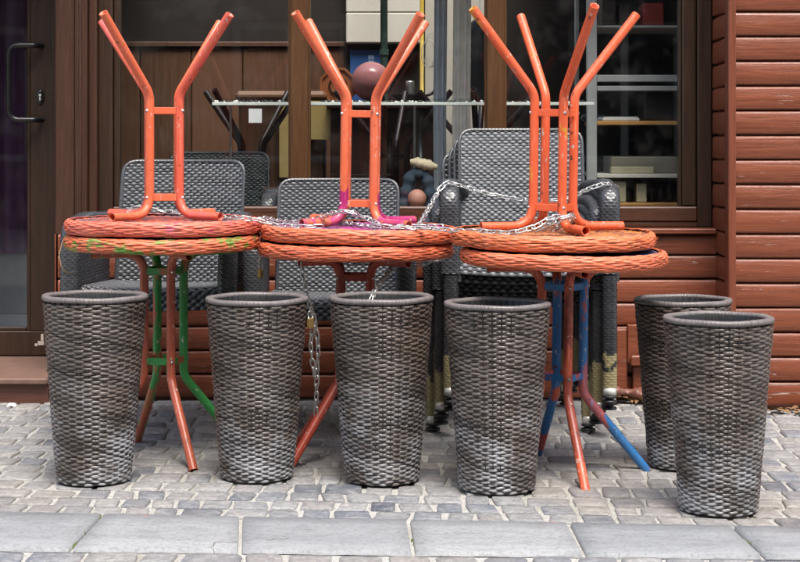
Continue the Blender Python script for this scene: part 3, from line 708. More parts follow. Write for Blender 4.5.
def make_table(label, group, tube_mats, edge_mat, top_mat, brace_mat, loc, rot, seed, tops=None, sz=None):
    t = thing('bistro_table', label, 'table', loc, rot, group)
    if sz: t.scale = (1, 1, sz)
    top, edge = tops or top_meshes(seed)
    tp = top.build('tabletop', top_mat, t); edge.build('woven_edge', edge_mat, tp)
    for path, m in zip(tubes(), tube_mats):
        mb = MB(); mb.tube(resample(path, .012), .0148, 16, hollow=True); mb.build('leg', m, t)
    for zb in (.33, .632):
        mb = MB(); r = .070
        for k in range(4):
            a0, a1 = PI/4+k*PI/2, PI/4+(k+1)*PI/2; p, q = np.array([r*math.cos(a0), r*math.sin(a0)]), np.array([r*math.cos(a1), r*math.sin(a1)])
            mid = (p+q)/2; L = np.linalg.norm(q-p)/2-.012; ang = math.atan2(*(q-p)[::-1]); nrm = mid/np.linalg.norm(mid)
            mid = mid+nrm*.004
            mb.box(-L, L, -.003, .003, -.0115, .0115, .001, M=Matrix.Translation((mid[0], mid[1], zb)) @ Matrix.Rotation(ang, 4, 'Z'))
        br = mb.build('brace', brace_mat, t)
        for k in range(4):
            mb = MB(); a = PI/4+k*PI/2; c, s = math.cos(a), math.sin(a)
            mb.tube([(.0835*c, .0835*s, zb), (.087*c, .087*s, zb), (.0885*c, .0885*s, zb)], [.0055, .005, .002], 10)
            mb.build('bolt', M['steel'], br)
    return t
def n_tables():
    g = 'bistro tables stacked in pairs'; gu = g
    OR = lambda s, thr=.36, B=REDOR: paint_mat('orange_tube_paint', ORANGE, B, thr, s)
    redb = lambda s: paint_mat('red_brown_tube_paint', BROWNRED, GREEN, .36, s)
    grn = lambda s, thr=.45: paint_mat('green_tube_paint', GREEN, BROWNRED, thr, s)
    UZ = lambda base, sz: base+.757*sz
    x1, y1 = wx(164, 5.79), 5.79
    # tube order k=0..3 at local 45,135,225,315 deg ; front-right is k=3
    make_table('lower left bistro table standing on green and red brown legs', g, [grn(3, .42), grn(5, .46), redb(1.5), redb(9)],
        weave_paint('edge_orange_green', EDGE, (.09, .34, .04), .46, 1.2), weave_paint('top_green', (.05, .16, .04), (.03, .03, .03), .5, 3), grn(7, .46), (x1, y1, 0), (0, 0, math.radians(-18)), 101)
    o1 = OR(2); pk = paint_mat('orange_pink_tube_paint', (.74, .12, .065), (.78, .12, .10), .45, 4)
    make_table('upside down orange bistro table with pinkish edge on the left pair', gu, [pk, o1, pk, o1],
        weave_paint('edge_pink_orange', (.79, .15, .09), (.70, .08, .16), .42, 5.5), weave_paint('top_grey_orange', (.10, .075, .085), (.45, .07, .04), .52, 9), OR(6), (x1, y1, UZ(.7595, .965)), (PI, 0, math.radians(10.5)), 102, sz=.965)
    x2, y2 = wx(359, 5.78), 5.78
    rl = paint_mat('red_tube_paint', (.50, .068, .034), (.30, .04, .025), .42, 8)
    make_table('lower middle bistro table standing on plain red legs', g, [rl]*4, weave_paint('edge_orange_red', EDGE, REDOR, .42, 7.1), weave_paint('top_dark_red', (.10, .02, .02), (.03, .02, .02), .5, 2), rl, (wx(354, 5.78), y2, 0), (0, math.radians(.5), 0), 103, sz=.967)
    om = paint_mat('orange_magenta_tube_paint', ORANGE, MAGENTA, .50, 3.3, above=.53); o2 = OR(12)
    make_table('upside down orange bistro table with magenta underside on the middle pair', gu, [om, om, o2, om],
        weave_paint('edge_orange_magenta', EDGE, (.62, .03, .16), .33, 4.2), weave_paint('top_magenta', (.14, .08, .14), (.36, .02, .19), .5, 6), OR(5), (x2+.012, y2, UZ(.7345, .998)), (PI, math.radians(.9), math.radians(-3)), 104, sz=.998)
    x3, y3 = wx(563, 5.5), 5.5
    bl = lambda s, thr: paint_mat('blue_tube_paint', (.012, .16, .42), (.58, .09, .035), thr, s, 7)
    rb = paint_mat('orange_blue_tube_paint', (.66, .115, .048), (.27, .05, .03), .47, 6.6, 5)
    make_table('lower right bistro table standing on blue and orange legs', g, [bl(2.2, .49), bl(5.1, .42), rb, rb],
        weave_paint('edge_orange_violet', EDGE, (.10, .05, .22), .34, 8.8), weave_paint('top_dark_blue', (.05, .06, .12), (.03, .03, .04), .5, 2), bl(4.1, .5), (x3-.008, y3, 0), (0, math.radians(.9), math.radians(-35)), 105, sz=.958)
    oy = lambda s: paint_mat('orange_yellow_tube_paint', (.76, .115, .035), YELLOW, .34, s)
    make_table('upside down orange bistro table with yellow flecks on the right pair', gu, [oy(1), oy(4), oy(7), oy(10)],
        weave_paint('edge_orange_yellow', (.80, .175, .058), YELLOW, .35, 3.9), weave_paint('top_yellow_orange', (.42, .14, .03), (.20, .06, .03), .5, 4), oy(13), (x3-.02, y3+.03, UZ(.7305, 1.008)), (PI, math.radians(.9), math.radians(-26)), 106, sz=1.008)
    # tables inside the shop
    proto = None
    dt = weave_paint('top_dark_brown', (.06, .03, .02), (.03, .02, .02), .5, 2); tm = top_meshes(200)
    for px, lab in ((252, 'upturned dark legged table inside the left window'), (393, 'upturned dark legged table inside the middle window under the bowl'), (478, 'upturned dark legged table behind the stacked chairs inside the window')):
        if proto is None:
            proto = make_table(lab, 'dark upturned tables inside the shop', [M['dark_tube']]*4, dt, dt, M['dark_tube'], (0,0,0), (PI,0,0), 200, tm, .965); o = proto
        else: o = copy_tree(proto)
        o['label'] = lab; o.location = (wx(px, 8.35), 8.35, 1.312); o.rotation_euler = (PI, 0, math.radians(px % 40))
        b = MB(); x = wx(px, 8.35); 
        b.box(x-.25, x+.25, 8.1, 8.6, .52, .545, .004)
        st = thing('low_stand', {252: 'low wooden stand under the dark table in the left window', 393: 'low wooden stand under the dark table in the middle window', 478: 'low wooden stand under the dark table behind the stacked chairs'}[px], 'stand', (x, 8.35, .1), group='stands inside the shop')
        q = b.build('stand_top', M['counter'], st); q.location = (-x, -8.35, -.1)
        for sx in (-1, 1):
            for sy in (-1, 1):
                l = MB(); l.box(sx*.22-.02, sx*.22+.02, sy*.22-.02, sy*.22+.02, 0, .419); l.build('leg', M['counter'], st)
n_tables()

# ------------------------------------------------------------------ chairs
def make_chair():
    t = thing('rattan_armchair', 'x', 'chair')
    # seat: rows along x, profile rolls over the front edge
    seat = MB(); prof = resample(smooth_path([(0, .25, .515), (0, -.27, .535), (0, -.295, .465)], .03, 8), .0135)
    T = np.gradient(prof, axis=0); T /= np.linalg.norm(T, axis=1, keepdims=True)
    for j, (p, tt) in enumerate(zip(prof, T)):
        nx = 120; u = np.linspace(-.255, .255, nx); nrm = np.cross(tt, [1., 0, 0]); nrm = nrm if (nrm[2] > 0 or nrm[1] < -.5) else -nrm
        off = .0026*np.cos(u/.0165*PI+PI*j)
        P = np.stack([u, np.full(nx, p[1]), p[2]-.010*(1-(u/.255)**2)*np.ones(nx)], -1)+nrm[None]*off[:, None]
        strip(seat, P, np.tile(nrm, (nx, 1)), .0155, .0016, False, np.clip(np.repeat(.5+.25*RNG.normal(0, 1, 15), 8), 0, 1), wear=np.clip(off/.0052+.5, 0, 1))
    seat.build('seat', M['chair'], t)
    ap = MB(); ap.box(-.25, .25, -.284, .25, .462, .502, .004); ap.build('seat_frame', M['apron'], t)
    # backrest
    back = MB(); hw, z0, z1, rc = .238, .505, .975, .055; z = z0; j = 0
    def ys(x, zz): return .245+.115*(zz-.5)/.48 + .02*((zz-.5)/.48)**2 - .035*(x/.25)**2
    while z < z1-.003:
        taper = hw-.012*(z-z0)/(z1-z0)*-0
        half = hw if z < z1-rc else hw-rc+math.sqrt(max(rc*rc-(z-z1+rc)**2, 0))
        n = max(20, int(half*2/.0042)); u = np.linspace(-half, half, n)
        off = .0023*np.tanh(2*(np.cos(u/.0142*PI+PI*j+.2*math.sin(j))+.2))*(1+.15*np.sin(u*30+j*1.3))
        P = np.stack([u, ys(u, z)-off, np.full(n, z)+.0012*np.sin(u*14+j*.8)], -1); N = np.stack([.28*u/.25*0, -np.ones(n), np.zeros(n)+.22], -1); N /= np.linalg.norm(N, axis=1, keepdims=True)
        sh = np.repeat(np.clip(.5+.25*RNG.normal(0, 1, n//7+1), 0, 1), 7)[:n]
        strip(back, P, N, .0122, .0013, False, sh, both=True, wear=np.clip(off/.0046+.5, 0, 1)); z += .0106; j += 1
    bo = back.build('backrest', M['chair'], t)
    br = MB(); pts = [(-hw-.004, ys(hw, .44), .44), (-hw-.004, ys(hw, z1), z1+.002), (hw+.004, ys(hw, z1), z1+.002), (hw+.004, ys(hw, .44), .44)]
    P = resample(smooth_path(pts, rc, 10), .02); P[:, 1] = ys(P[:, 0], P[:, 2]); weave_tube(br, P, .0055, .007, .007, 5, .0004, 8)
    br.build('back_border', M['chair_arm'], bo)
    # arms run forward from the back and turn down into the front legs
    for s in (-1, 1):
        a = MB(); X = .288
        path = smooth_path([(s*.235, .30, .725), (s*.262, .19, .762), (s*X, -.06, .772), (s*X, -.29, .752), (s*(X-.004), -.31, .46)], .075, 10)
        weave_tube(a, path, .035, .021, .0095, 10, .0014, 20, side=(1, 0, 0)); ao = a.build('arm', M['chair_arm'], t)
        sp = MB()
        for j in range(20):
            z = .52+j*.0118; y = np.linspace(-.285, .245, 70); P = np.stack([s*(X-.012)+s*.0022*np.cos(y/.016*PI+PI*j), y, np.full(70, z)], -1)
            strip(sp, P, np.tile([s*1., 0, 0], (70, 1)), .0116, .0015, False, .3+.4*RNG.random(), both=True)
        sp.build('side_panel', M['chair_arm'], t)
        for fy, zt, ty in ((-.305, .457, -.307), (.30, .50, .27)):
            l = MB(); w = .026 if fy < 0 else .02
            xx = s*(X-.004) if fy < 0 else s*.245
            weave_tube(l, [(xx, fy, .055), (xx, (fy+ty)/2, .25), (xx, ty, zt)], w, w*.8, .0095, 7, .0012, 12, side=(1, 0, 0)); lo = l.build('leg', M['chair_leg'], t)
            f = MB(); f.lathe([(.001, .026), (w*.92, .026), (w*.92, .054), (w*.6, .0545)], 18, (xx, fy, 0)); f.build('ferrule', M['alu'], lo)
            f = MB(); f.lathe([(.001, 0), (w*.98, 0), (w*1.05, .004), (w*.98, .009), (w*.6, .011), (w*.6, .016), (w*.98, .018), (w*.98, .0255), (.001, .0256)], 18, (xx, fy, 0)); f.build('foot', M['rubber'], lo)
    return t
def n_chairs():
    c = make_chair()
    c['label'] = 'grey woven armchair with rounded back behind the left pair of tables'; c['group'] = 'single woven armchairs behind the tables'
    c.location = (wx(166, 6.42), 6.42, .011); c.rotation_euler = (0, 0, math.radians(-4))
    o = copy_tree(c); o['label'] = 'lower grey woven armchair behind the middle pair of tables'; o.location = (wx(334, 6.42), 6.42, .011); o.scale = (.97, .97, .925); o.rotation_euler = (0, 0, math.radians(-1))
    names = ['lowest chair in the tall stack of grey armchairs, standing on pale lower legs', 'second chair from the bottom in the tall stack of grey armchairs', 'middle chair of the five in the tall stack of grey armchairs', 'second chair from the top in the tall stack of grey armchairs', 'topmost pale lit woven armchair of the tall stack behind the right tables']
    for i in range(5):
        o = copy_tree(c); o['label'] = names[i]; o['group'] = 'grey woven armchairs stacked behind the right tables'
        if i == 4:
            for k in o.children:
                if k.name.startswith(('backrest', 'seat')) and 'frame' not in k.name: k.material_slots[0].link = 'OBJECT'; k.material_slots[0].material = M['chair_faded']  # top chair takes the weave copy with bright light painted in
        dx = [-.050, -.036, -.022, .004, .010][i]
        o.location = (wx(521, 6.5)+dx, 6.56-.036*i, .011+.031*i); o.rotation_euler = (0, 0, math.radians([-1, 1.5, -.5, 1, -1][i]))
    nm = ['lowest dark chair of the small stack just inside the left window', 'second dark chair of the small stack just inside the left window', 'third dark chair of the small stack just inside the left window', 'topmost dark chair of the small stack just inside the left window']
    for i in range(4):
        o = copy_tree(c); o['label'] = nm[i]; o['group'] = 'dark chairs stacked inside the left window'; o.scale = (.94, .94, .84)
        o.location = (-.845+.004*i, 7.68-.036*i, .101+.030*i); o.rotation_euler = (0, 0, 0)
n_chairs()

# ------------------------------------------------------------------ chains and padlocks
def link_mesh(mb, p, d, roll):
    d = d/np.linalg.norm(d); up = np.array([0, 0, 1.]) if abs(d[2]) < .9 else np.array([1., 0, 0]); a = np.cross(d, up); a /= np.linalg.norm(a); b = np.cross(d, a)
    s = a*math.cos(roll)+b*math.sin(roll); L, W = .0115, .0068
    t = np.linspace(0, PI, 7); loop = [p+d*(L+W*math.sin(x))+s*W*math.cos(x) for x in t]+[p-d*(L+W*math.sin(x))-s*W*math.cos(x) for x in t]
    mb.tube(np.array(loop), .0026, 7, closed=True)
def chain(label, pts, sub=9):
    P = np.array(pts, float); out = []
    on = (P[:, 1] < 5.97) & (P[:, 2] > .79); P[:, 2] -= on*np.interp(P[:, 0], [-.47, -.40, .14, .2], [0, .025, .025, .030])
    Q = np.vstack([2*P[0]-P[1], P, 2*P[-1]-P[-2]])
    for i in range(1, len(Q)-2):
        for u in np.linspace(0, 1, sub, endpoint=False):
            a, b, c, d = Q[i-1], Q[i], Q[i+1], Q[i+2]; out.append(.5*((2*b)+(-a+c)*u+(2*a-5*b+4*c-d)*u*u+(-a+3*b-3*c+d)*u**3))
    out.append(P[-1]); R = resample(out, .0262); T = np.gradient(R, axis=0); mb = MB()
    for i in range(len(R)): link_mesh(mb, R[i], T[i]+RNG.normal(0, .002, 3), (PI/2 if i % 2 else 0)+PI/4*.6+RNG.normal(0, .2))
    tag(mb.build('steel_chain', M['steel']), label, 'chain', 'steel chains locking the furniture')
def pt(px, py, Y): return (wx(px, Y), Y, wz(py, Y))
zt = .815
chain('steel chain looped round the base of the left upturned table', [(wx(126, 5.75), 5.75, zt), (wx(133, 5.95), 5.95, zt+.02), (wx(150, 5.97), 5.97, zt+.015), (wx(185, 5.95), 5.95, zt), (wx(205, 5.8), 5.8, zt), (wx(222, 5.7), 5.70, zt), (wx(242, 5.64), 5.64, zt), (wx(258, 5.66), 5.66, .808), (wx(276, 5.64), 5.64, zt), (wx(300, 5.6), 5.60, zt), (wx(318, 5.6), 5.6, zt)])
chain('steel chain over the legs of the middle upturned table, running to the right table', [(wx(286, 5.82), 5.82, zt), (wx(312, 5.72), 5.72, .83), (wx(332, 5.6), 5.60, .858), (wx(348, 5.54), 5.54, .866), (wx(364, 5.58), 5.58, .846), (wx(384, 5.5), 5.5, .822), (wx(405, 5.52), 5.52, zt), (wx(430, 5.5), 5.5, zt), (wx(452, 5.46), 5.46, .812), (wx(480, 5.36), 5.36, zt+.003), (wx(510, 5.3), 5.3, zt+.002), (wx(535, 5.3), 5.3, .835), (wx(552, 5.33), 5.33, .862), (wx(569, 5.37), 5.37, .86)])
chain('second steel chain lying behind the middle table legs', [(wx(262, 5.72), 5.72, zt), (wx(290, 5.9), 5.9, zt), (wx(330, 5.95), 5.95, zt), (wx(372, 5.6), 5.60, zt), (wx(392, 5.58), 5.58, zt), (wx(420, 5.62), 5.62, zt), (wx(438, 5.6), 5.6, zt)])
chain('steel chain rising over the arm of the stacked chairs and across the woven back', [(wx(420, 5.8), 5.8, .815), (wx(430, 6.0), 6.0, .84), (wx(438, 6.12), 6.12, .885), (wx(447, 6.15), 6.15, .918), (wx(462, 6.18), 6.18, .905), (wx(490, 6.2), 6.2, .876), (wx(520, 6.15), 6.15, .858), (wx(548, 6.0), 6.0, .860), (wx(570, 6.0), 6.0, .872), (wx(590, 6.1), 6.1, .900), (wx(606, 6.14), 6.14, .915), (wx(616, 6.2), 6.2, .90)])
chain('steel chain hanging down from the middle tables to the ground between two planters', [pt(301, 250, 5.62), pt(303, 275, 5.6), pt(308, 300, 5.6), pt(314, 318, 5.62), pt(318, 345, 5.62), pt(317, 375, 5.64), pt(316, 412, 5.66)])
chain('short double steel chain beside the hanging padlock', [pt(314, 322, 5.60), pt(311, 345, 5.6), pt(314, 372, 5.62)])
chain('steel chain dropping diagonally under the middle table into a planter', [pt(398, 262, 5.75), pt(386, 276, 5.62), pt(374, 293, 5.5), pt(366, 312, 5.45)])
chain('steel chain strung level beneath the middle tables', [pt(330, 258, 5.95), pt(355, 264, 5.97), pt(385, 261, 5.97), pt(410, 266, 5.98), pt(440, 259, 5.98)])
chain('steel chain tied through the base of the right upturned table', [(wx(540, 5.36), 5.36, .822), (wx(556, 5.32), 5.32, .85), (wx(570, 5.34), 5.34, .868), (wx(572, 5.45), 5.45, .85), (wx(555, 5.55), 5.55, zt)])
def padlock(label, p, rz):
    t = thing('padlock', label, 'padlock', p, (0, 0, rz), 'brass padlocks on the chains')
    b = MB(); b.box(-.011, .011, -.007, .007, -.034, 0, .003); b.build('body', M['brass'], t)
    s = MB(); s.tube(smooth_path([(-.007, 0, -.004), (-.007, 0, .022), (.007, 0, .022), (.007, 0, -.004)], .007, 8), .0026, 10); s.build('shackle', M['steel'], t)
padlock('brass padlock hanging on the chain beside the second planter', pt(310.5, 318, 5.58), .4)
padlock('brass padlock hanging between the left and middle table pairs', pt(260.5, 268, 5.75), 1.1)
chain('short steel chain holding the padlock between the left and middle tables', [pt(261, 240, 5.74), pt(260, 254, 5.75), pt(260.5, 266, 5.75)])

# ------------------------------------------------------------------ small outside things
def n_small():
    m = MB(); Y = 5.75
    m.tube(smooth_path([pt(70, 234, Y), pt(63, 240, Y-.01), pt(59, 255, Y-.02), pt(62, 270, Y-.02), pt(70, 274, Y), pt(74, 272, Y+.01)], .03, 6), .0022, 8)
    tag(m.build('loose_strand', M['tan_cord']), 'frayed tan strand looping off the left edge of the left tables', 'cord')
    s = MB(); th = np.linspace(0, 2*PI, 12, endpoint=False); r = 1+.25*RNG.normal(0, 1, 12)
    ring = lambda k, z: np.stack([wx(12, 6.85)+.015*k*r*np.cos(th), 6.84+.010*k*r*np.sin(th), np.full(12, z)+.003*np.sin(3*th)], -1)
    s.grid(np.array([ring(1, .008), ring(.95, .014), ring(.5, .018), ring(.02, .017)]), cv=True, flip=True)
    tag(s.build('paper_scrap', M['paper']), 'crumpled white scrap of paper at the foot of the door step', 'litter')
    l = MB()
    for k in range(130):
        big = k < 70
        x = random.gauss(1.0, .07) if big else random.gauss(1.55, .16); y = (6.97 if big else 6.70)-abs(random.gauss(0, .045)); a = random.uniform(0, 6.3); w, h = random.uniform(.006, .016), random.uniform(.012, .034)
        R = Matrix.Translation((x, y, .016+random.uniform(0, .02 if big else .012))) @ Matrix.Rotation(a, 4, 'Z') @ Matrix.Rotation(random.uniform(-.6, .6), 4, 'X')
        pts = [R @ Vector(p) for p in ((0, -h, 0), (w, -h*.2, .004), (w*.8, h*.4, .004), (0, h, -.002), (-w*.8, h*.4, .005), (-w, -h*.2, .003))]
        b = l.addv([list(p) for p in pts]); l.ngon([b+i for i in range(6)])
    tag(l.build('dry_leaf_litter', M['leaf']), 'dry brown leaves and dirt swept against the foot of the red wall', 'leaf litter', kind='stuff')
    c = MB(); n, mm = 20, 12; G = []
    for i in range(n):
        u = i/(n-1); row = []
        for j in range(mm):
            p = 2*PI*j/mm; rr = (.03+.012*math.sin(u*9+1))*(math.sin(PI*min(max(u, .04), .96))**.4)
            row.append((.845+.17*u+RNG.normal(0, .002), 6.92+rr*math.cos(p), .060-.022*u+rr*.72*math.sin(p)+RNG.normal(0, .003)))
        G.append(row)
    c.grid(np.array(G), cv=True); tag(c.build('rotten_plank_end', siding_mat('weathered_plank', (.20, .075, .05), (.12, .045, .032), 2.2)), 'weathered broken plank end lying at the foot of the red parapet', 'plank')
    for x, y, lab in ((wx(755, 5.05)-.0, 5.12, 'small beige pebble beside the nearest planter'),):
        p = MB(); p.lathe([(.001, -.002), (.014, .0), (.017, .008), (.012, .016), (.001, .019)], 14, (x+.0, y-.0, .011)); tag(p.build('pebble', M['carton']), lab, 'stone')
n_small()

# ------------------------------------------------------------------ things inside the shop
def boxthing(name, label, cat, mat, x0, x1, y0, y1, z0, z1, bev=.004, group=None):
    m = MB(); m.box(x0, x1, y0, y1, z0, z1, bev); return tag(m.build(name, mat), label, cat, group)
def n_inside():
    Y = 7.42; t = thing('glass_shelf', 'long clear glass shelf with pale edge just inside the windows', 'shelf', (0, Y, .1))
    z = wz(105, Y)-.1; x0, x1 = wx(212, Y), wx(594, Y)
    m = MB(); m.box(x0, x1, 0, .26, z, z+.010); m.build('shelf_sheet', M['shelf_glass'], t)
    m = MB(); m.box(x0, x1, -.006, -.0005, z-.002, z+.012, .002); m.build('front_edge', M['shelf_edge'], t)
    m = MB(); m.box(x0, x1, .22, .226, z+.012, z+.034, .001); m.build('back_lip', M['shelf_glass'], t)
    for px in (226, 415, 580):
        m = MB(); m.tube([(wx(px, Y), .2, 0), (wx(px, Y), .2, z)], .006, 8); m.build('support', M['grey_metal'], t)
    tY = Y+.05; m = MB(); m.box(wx(250, tY), wx(263, tY), tY-.062, tY-.058, wz(123, tY), wz(109, tY)); tag(m.build('paper_note', M['paper']), 'small white note hanging from the edge of the glass shelf', 'note')
    # wooden counter with tan slab top
    Y = 8.85; t = thing('wooden_counter', 'brown counter with a tan slab top inside the left window', 'counter', (wx(281, Y), Y, .1)); cx = wx(281, Y)
    z1 = wz(91, Y)-.1; z0 = wz(101, Y)-.1; w = wx(327, Y)-cx
    m = MB(); m.box(-w, w, -.02, .4, z0, z1, .02); m.build('slab_top', M['tan_top'], t)
    m = MB(); m.box(-w+.02, w-.02, .0, .38, 0, z0-.001, .004); m.build('body', M['room_brown'], t)
    boxthing('yellow_poster', 'pale yellow sheet leaning on the counter behind the first mullion', 'poster', M['yellow_paper'], wx(290, 8.8), wx(333, 8.8), 8.80, 8.806, wz(140, 8.8), wz(101, 8.8))
    boxthing('yellow_board', 'narrow yellow board below the yellow sheet left of the first mullion', 'board', M['yellow_paper'], wx(279, 8.81), wx(291, 8.81), 8.815, 8.822, wz(178, 8.81), wz(103, 8.81))
    # bar counter
    Y = 8.75; t = thing('bar_counter', 'dark bar counter carrying a pink globe, bowl and can in the middle window', 'counter', (wx(385, Y), Y, .1)); w = wx(432, Y)-wx(385, Y)+.08; z = wz(103, Y)-.1
    m = MB(); m.box(-.30, w-.05, -.02, .5, z-.03, z, .006); m.build('counter_top', M['counter'], t)
    m = MB(); m.box(-.28, w-.07, .03, .48, 0, z-.031, .004); m.build('body', M['counter'], t)
    zc = z+.1; r = .102; x = wx(371, 8.85); t = thing('pink_globe', 'glossy pink globe on a dark bar counter', 'globe', (x, 8.87, zc))
    m = MB(); m.lathe([(max(.001, r*math.sin(a)), .012+r-r*math.cos(a)) for a in np.linspace(.25, PI, 24)], 40); m.build('ball', M['pink'], t)
    m = MB(); m.lathe([(.001, 0), (.05, 0), (.05, .008), (.03, .018)], 24); m.build('base', M['counter'], t)
    x = wx(338, 8.9); t = thing('octagonal_drum', 'octagonal orange brown drum left of the pink globe', 'drum', (x, 8.88, zc))
    m = MB(); th = np.linspace(0, 2*PI, 8, endpoint=False)+PI/8; R = .10
    for s, k in ((1, 1),):
        ring = lambda sc, y: np.stack([R*sc*np.cos(th), np.full(8, y), R*np.cos(PI/8)+R*sc*np.sin(th)], -1)
        m.grid(np.array([ring(.02, .0), ring(.86, .0), ring(.88, -.008), ring(1, -.008), ring(1, .12), ring(.02, .12)]), cv=True, smooth=False)
    m.build('body', M['keg'], t); m = MB(); m.tube(np.array([(R*.45*math.cos(a), -.004, R*.92+R*.45*math.sin(a)) for a in np.linspace(0, 2*PI, 24, endpoint=False)]), .004, 8, closed=True); m.build('hoop', M['counter'], t)
    x = wx(410, 8.85); t = thing('shallow_bowl', 'dark shallow bowl on the bar counter behind a table leg', 'bowl', (x, 8.85, zc))
    m = MB(); m.lathe([(.001, .0), (.05, 0), (.075, .02), (.10, .045), (.095, .045), (.07, .022), (.045, .006), (.001, .006)], 32); m.build('bowl_body', M['black'], t)
    m = MB(); m.tube(smooth_path([(.09, 0, .04), (.12, 0, .055), (.135, 0, .075)], .02, 6), .008, 8); m.build('handle', M['black'], t)
    m = MB(); m.lathe([(.001, .0), (.022, 0), (.022, .1), (.019, .106), (.001, .104)], 24, (x, 8.85, zc+.010)); tag(m.build('metal_can', M['steel']), 'silver metal can standing in the dark bowl', 'can')
    m = MB(); m.tube([(wx(384, 9.2), 9.2, .1), (wx(384, 9.2), 9.2, 2.61)], .02, 14); m.lathe([(.026, 0), (.026, .03)], 14, (wx(384, 9.2), 9.2, wz(55, 9.2))); tag(m.build('green_pipe', M['pipe_green']), 'dark green vertical pipe in front of the white boarding', 'pipe')
    m = MB(); m.tube([(wx(422, 9.1), 9.1, wz(110, 9.1)), (wx(422, 9.1), 9.1, 2.61)], .011, 12); tag(m.build('yellow_pipe', M['pipe_yellow']), 'thin yellow vertical pipe beside the grey curtain', 'pipe')
    m = MB()
    for k in range(3):
        a = np.linspace(0, 2*PI, 30, endpoint=False); m.tube(np.stack([wx(428+k*2, 9.05)+.035*np.cos(a), np.full(30, 9.05+.006*k), wz(54-k*2, 9.05)+(.07+.01*k)*np.sin(a)], -1), .0022, 6, closed=True)
    tag(m.build('wire_coil', M['grey_metal']), 'loose coil of thin grey wire beside the yellow pipe', 'wire')
    # curtains
    for px0, px1, Yc, mat, lab in ((434, 447, 8.1, 'curtain', 'narrow blue grey curtain inside the middle window'), (453, 471, 8.0, 'curtain_pale', 'pale cream curtain beside the second mullion')):
        m = MB(); n = 40; x = np.linspace(wx(px0, Yc), wx(px1, Yc), n); y = Yc+.014*np.sin(np.linspace(0, 5*PI, n)); 
        zz = np.linspace(.25, 2.5, 6)
        for d, fl in ((0, False), (.004, True)): m.grid(np.array([[(a+.004*math.sin(z*4), b+d, z) for z in zz] for a, b in zip(x, y)]), flip=fl)
        tag(m.build('curtain', M[mat]), lab, 'curtain', 'curtains in the middle window')
    t = thing('dark_coat', 'dark coat hanging left of the second mullion', 'coat', (wx(480, 8.4), 8.4, 0))
    m = MB(); G = []
    for z, w, d in ((wz(102, 8.4), .075, .05), (wz(70, 8.4), .07, .05), (wz(40, 8.4), .062, .05), (wz(24, 8.4), .05, .04), (wz(18, 8.4), .018, .02), (wz(15, 8.4), .01, .012)):
        a = np.linspace(0, 2*PI, 24, endpoint=False); G.append(np.stack([w*np.cos(a)*(1+.12*np.sin(5*a)), d*np.sin(a)*(1+.1*np.sin(7*a)), np.full(24, z)], -1))
    m.grid(np.array(G), cv=True); m.build('cloth', M['black'], t); m = MB(); m.tube([(0, 0, wz(16, 8.4)), (0, 0, 2.55)], .003, 8); m.build('hanging_cord', M['grey_metal'], t)
    Yc = 8.3; m = MB(); n = 60; x = np.linspace(-2.6, wx(27, Yc), n); y = Yc+.03*np.sin(np.linspace(0, 13*PI, n)); zz = np.linspace(.52, 2.4, 6)
    for d, fl in ((0, False), (.004, True)): m.grid(np.array([[(a+.006*math.sin(z*4), b+d, z) for z in zz] for a, b in zip(x, y)]), flip=fl)
    tag(m.build('curtain', plain('purple_curtain', (.05, .012, .055), .7)), 'dark purple curtain hanging behind the glass of the door', 'curtain')
    m = MB(); Yg = 7.50
    for k in range(330):
        px = random.choice([random.uniform(215, 285), random.uniform(320, 430), random.uniform(320, 430), random.uniform(445, 585)]); r = random.uniform(.003, .0085); x = wx(px, Yg); y = random.uniform(7.43, 7.6)
        m.lathe([(r*.3, 0), (r, r*.5), (r*.8, r*1.2), (r*.2, r*1.5)], 7, (x, y, wz(105, 7.42)+.0102), shade=random.choice([0, 0, .2, 1.]))
    sm = NM('ornament_chips'); sm.set(sm.ramp(sm.attr(), [(.15, (.03, .025, .022)), (.3, (.12, .10, .09)), (.9, (.75, .74, .70))]), .3)
    tag(m.build('ornament_chips', sm.m), 'black and white ornamental chips scattered along the glass shelf', 'ornaments', kind='stuff')
    # low cupboard under the window with bundle and ball
    Y = 7.5; boxthing('low_cupboard', 'low wooden cupboard just inside the middle window below the denim bundle', 'cupboard', M['room_brown'], wx(396, Y), wx(446, Y), 7.42, 7.78, .1, .772, .006)
    zb = .773; cx = wx(418, 7.55); t = thing('denim_bundle', 'dark blue denim trousers draped over a ball inside the middle window', 'clothes', (cx, 7.55, zb))
    m = MB(); P = smooth_path([(-.062, 0, .0), (-.05, 0, .07), (-.030, .01, .150), (.035, .01, .150), (.05, 0, .07), (.058, 0, .0)], .05, 8); P = resample(P, .008)
    T, A, B = frames(P); th = np.linspace(0, 2*PI, 18, endpoint=False); rr = .027+.004*np.sin(np.arange(len(P))*.9)
    G = P[:, None]+rr[:, None, None]*(np.cos(th)[None, :, None]*A[:, None]+np.sin(th)[None, :, None]*B[:, None])*(1+.06*np.sin(4*th)[None, :, None]); m.grid(G, cv=True); m.build('trousers', M['denim'], t)
    m = MB(); m.tube([(.012, .03, .2), (.008, .03, .30), (.014, .03, .40)], [.016, .012, .010], 10); m.build('dark_strap', M['black'], t)
    m = MB(); G = []
    for i in range(14):
        u = i/13; r = .030*math.sin(PI*min(max(u, .05), .95))**.45*(1+.1*math.sin(i*2.1)); a = np.linspace(0, 2*PI, 16, endpoint=False)
        G.append(np.stack([np.full(16, -.035+.12*u), .0+r*np.cos(a), -.012*u*2+.203+r*.85*np.sin(a)*(1+.1*np.sin(3*a+i))], -1))
    m.grid(np.array(G), cv=True); o = m.build('rolled_towel', M['towel']); o.location = (cx, 7.55, zb); tag(o, 'cream rolled towel lying on top of the denim trousers', 'towel')
